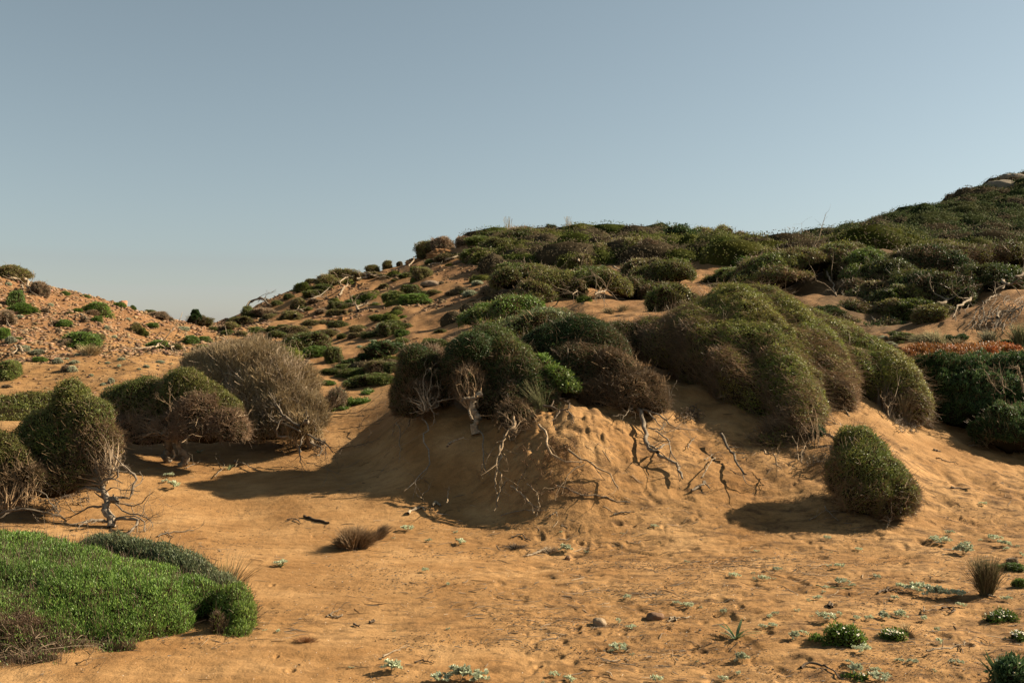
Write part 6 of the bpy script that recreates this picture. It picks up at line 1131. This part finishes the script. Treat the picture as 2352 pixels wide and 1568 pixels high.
far_wood('small bleached bough poking from the mid scrub', '3', [(420, 540), (440, 505), (400, 495)], .05, .02, BLEACH, 471, lift=.4)
far_wood('bleached root spray on the brow of the shady dune', '4', [(400, 800), (470, 820), (540, 830), (590, 850), (620, 900)], .06, .03, BLEACH, 472, kids=(10, 5), lift=.5, more=(([(540, 830), (510, 900), (500, 1000)], .045, .02), ([(470, 820), (480, 880), (440, 960)], .03, .012)), name='exposed_root')
far_wood('pale roots crossing the sand patch on the shady dune', '4', [(590, 860), (680, 880), (760, 860), (830, 800)], .05, .02, BLEACH * .9, 473, kids=(9, 4), lift=.4, name='exposed_root')
far_wood('long dangling roots under the olive shrub on the shady dune', '4', [(640, 980), (680, 1040), (720, 1100), (740, 1190)], .05, .015, BLEACH, 474, kids=(7, 3), lift=.3, name='exposed_root')
far_wood('thin grey runner at the shaded side of the shady dune', '4', [(50, 970), (110, 950), (190, 930), (260, 940)], .04, .015, BLEACH * .8, 475, kids=(7, 3))
far_wood('twisted pale trunk fragments beside the dark domed shrub', '4', [(1600, 1290), (1660, 1250), (1720, 1190), (1790, 1110)], .07, .05, BLEACH, 476, kids=(8, 4), lift=.4)
far_wood('long grey branches slumping down the root-covered bank', '4', [(1940, 1170), (1880, 1230), (1790, 1290), (1720, 1390)], .06, .02, BLEACH * .75, 477, kids=(6, 3), lift=.35)
far_wood('bare white-tipped tree limbs beyond the root-covered bank', '4', [(2120, 1080), (2150, 1140), (2200, 1150), (2300, 1130)], .06, .03, BLEACH * .7, 478, kids=(8, 4), lift=.6, more=(([(2170, 1090), (2200, 1020), (2160, 990)], .05, .02), ([(2260, 1090), (2320, 1050), (2330, 980)], .05, .02)))
far_wood('curved pale roots on the orange bank', '4', [(2000, 1250), (2060, 1200), (2140, 1175)], .035, .015, BLEACH, 479, kids=(4, 2))
far_wood('forked root on the lower orange bank', '4', [(2100, 1390), (2130, 1350), (2200, 1360), (2280, 1330), (2350, 1290)], .05, .02, BLEACH * .8, 480, kids=(7, 4), lift=.3)
rgx = np.random.default_rng(481); P0 = []
for i in range(46):
    x0, y0 = rgx.uniform(1830, 2350), rgx.uniform(1180, 1420); P0.append(('4', [(x0, y0), (x0 + rgx.normal(-15, 25), y0 + rgx.uniform(25, 60)), (x0 + rgx.normal(-25, 40), y0 + rgx.uniform(70, 120))], .014, .006))
wood('mesh of fine brown roots hanging over the orange bank', P0, BARK * .9, 482, 'root_mesh', kids=(3, 2), lift=.12)
P0 = []
for i in range(60):
    x0, y0 = rgx.uniform(130, 700), rgx.uniform(760, 1230); y0 += max(0, 250 - x0) * .4; P0.append(('8', [(x0, y0), (x0 + rgx.normal(5, 30), y0 + rgx.uniform(20, 50)), (x0 + rgx.normal(5, 50), y0 + rgx.uniform(50, 100))], .006, .003))
wood('mesh of fine rusty roots on the shaded face of the dune', P0, np.array([.22, .13, .07]), 483, 'root_mesh', kids=(3, 2), lift=.06)

# ------------------------------------------------------------------ litter and shell specks
def litter_(name, k, seed, label, tints, rmin, rmax, lmin, lmax, reg, dens):
    rg = np.random.default_rng(seed); u = rg.uniform(reg[0], reg[1], k); Yv = rg.uniform(reg[2], reg[3], k); x = (u - CX) / F * Yv
    kp = dens(x, Yv, u) > rg.random(k); x, Yv = x[kp], Yv[kp]; k = len(x); z = height(x, Yv)
    a = rg.normal(0, .7, k); d = np.stack([np.cos(a), np.sin(a), rg.normal(0, .12, k)], 1); ln = lmin + (lmax - lmin) * rg.random(k) ** 3; r = rmin + (rmax - rmin) * rg.random(k) ** 2
    ps = walk(np.stack([x, Yv, z + r * .6], 1), d, ln, 4, .22, np.zeros(3), rg); ps[..., 2] = height(ps[..., 0].ravel(), ps[..., 1].ravel()).reshape(k, 4) + (r[:, None] * .7 + rg.uniform(0, .012, (k, 1)))
    t = rg.integers(0, len(tints), k); m = Mesh(); tubes(m, ps, r[:, None] * np.array([.8, 1, 1, .5]), np.array(tints)[t] * rg.uniform(.6, 1.4, (k, 1)))
    o = m.build(name, M_DRY); tag(o, label, 'litter', None, 'stuff')
pat = lambda x, Y, u: np.clip(.25 + 1.1 * fbm2(x * .7, Y * 1.0, 3, 33), .03, 1) * (.35 + .65 * smooth(700, 1300, u))
litter_('twig_litter', 15000, 501, 'fine dead twigs and leaf litter scattered on the sand', [DARKB, DARKB * .6, BARK * .6, np.array([.14, .08, .04]), PALE * .9], .0018, .0062, .03, .30, (-150, 2550, 8.6, 20.5), pat)
litter_('leaf_crumbs', 60000, 502, 'dark crumbs of dead leaves in drifts on the sand', [DARKB * .8, np.array([.10, .06, .03]), BARK * .5], .0022, .0065, .010, .045, (-150, 2550, 8.6, 19), lambda x, Y, u: np.clip(-.05 + 1.2 * fbm2(x * .9, Y * 1.5, 3, 35), 0, 1) * (.3 + .7 * smooth(600, 1100, u)))
litter_('shell_specks', 2600, 503, 'tiny white shell fragments on the sand', [np.array([.8, .77, .7]), np.array([.6, .5, .4])], .0018, .0036, .004, .011, (-100, 2500, 8.8, 16.5), lambda x, Y, u: .25 + .7 * (noise2(x * .5, Y * .5, 5) > 0))
litter_('apron_litter', 3000, 504, 'dark dead twigs and crumbs on the sandy apron and slopes', [DARKB, BARK * .7, PALE], .003, .010, .05, .5, (-200, 1350, 24, 44), lambda x, Y, u: np.clip(.1 + fbm2(x * .4, Y * .4, 3, 36), 0, 1))
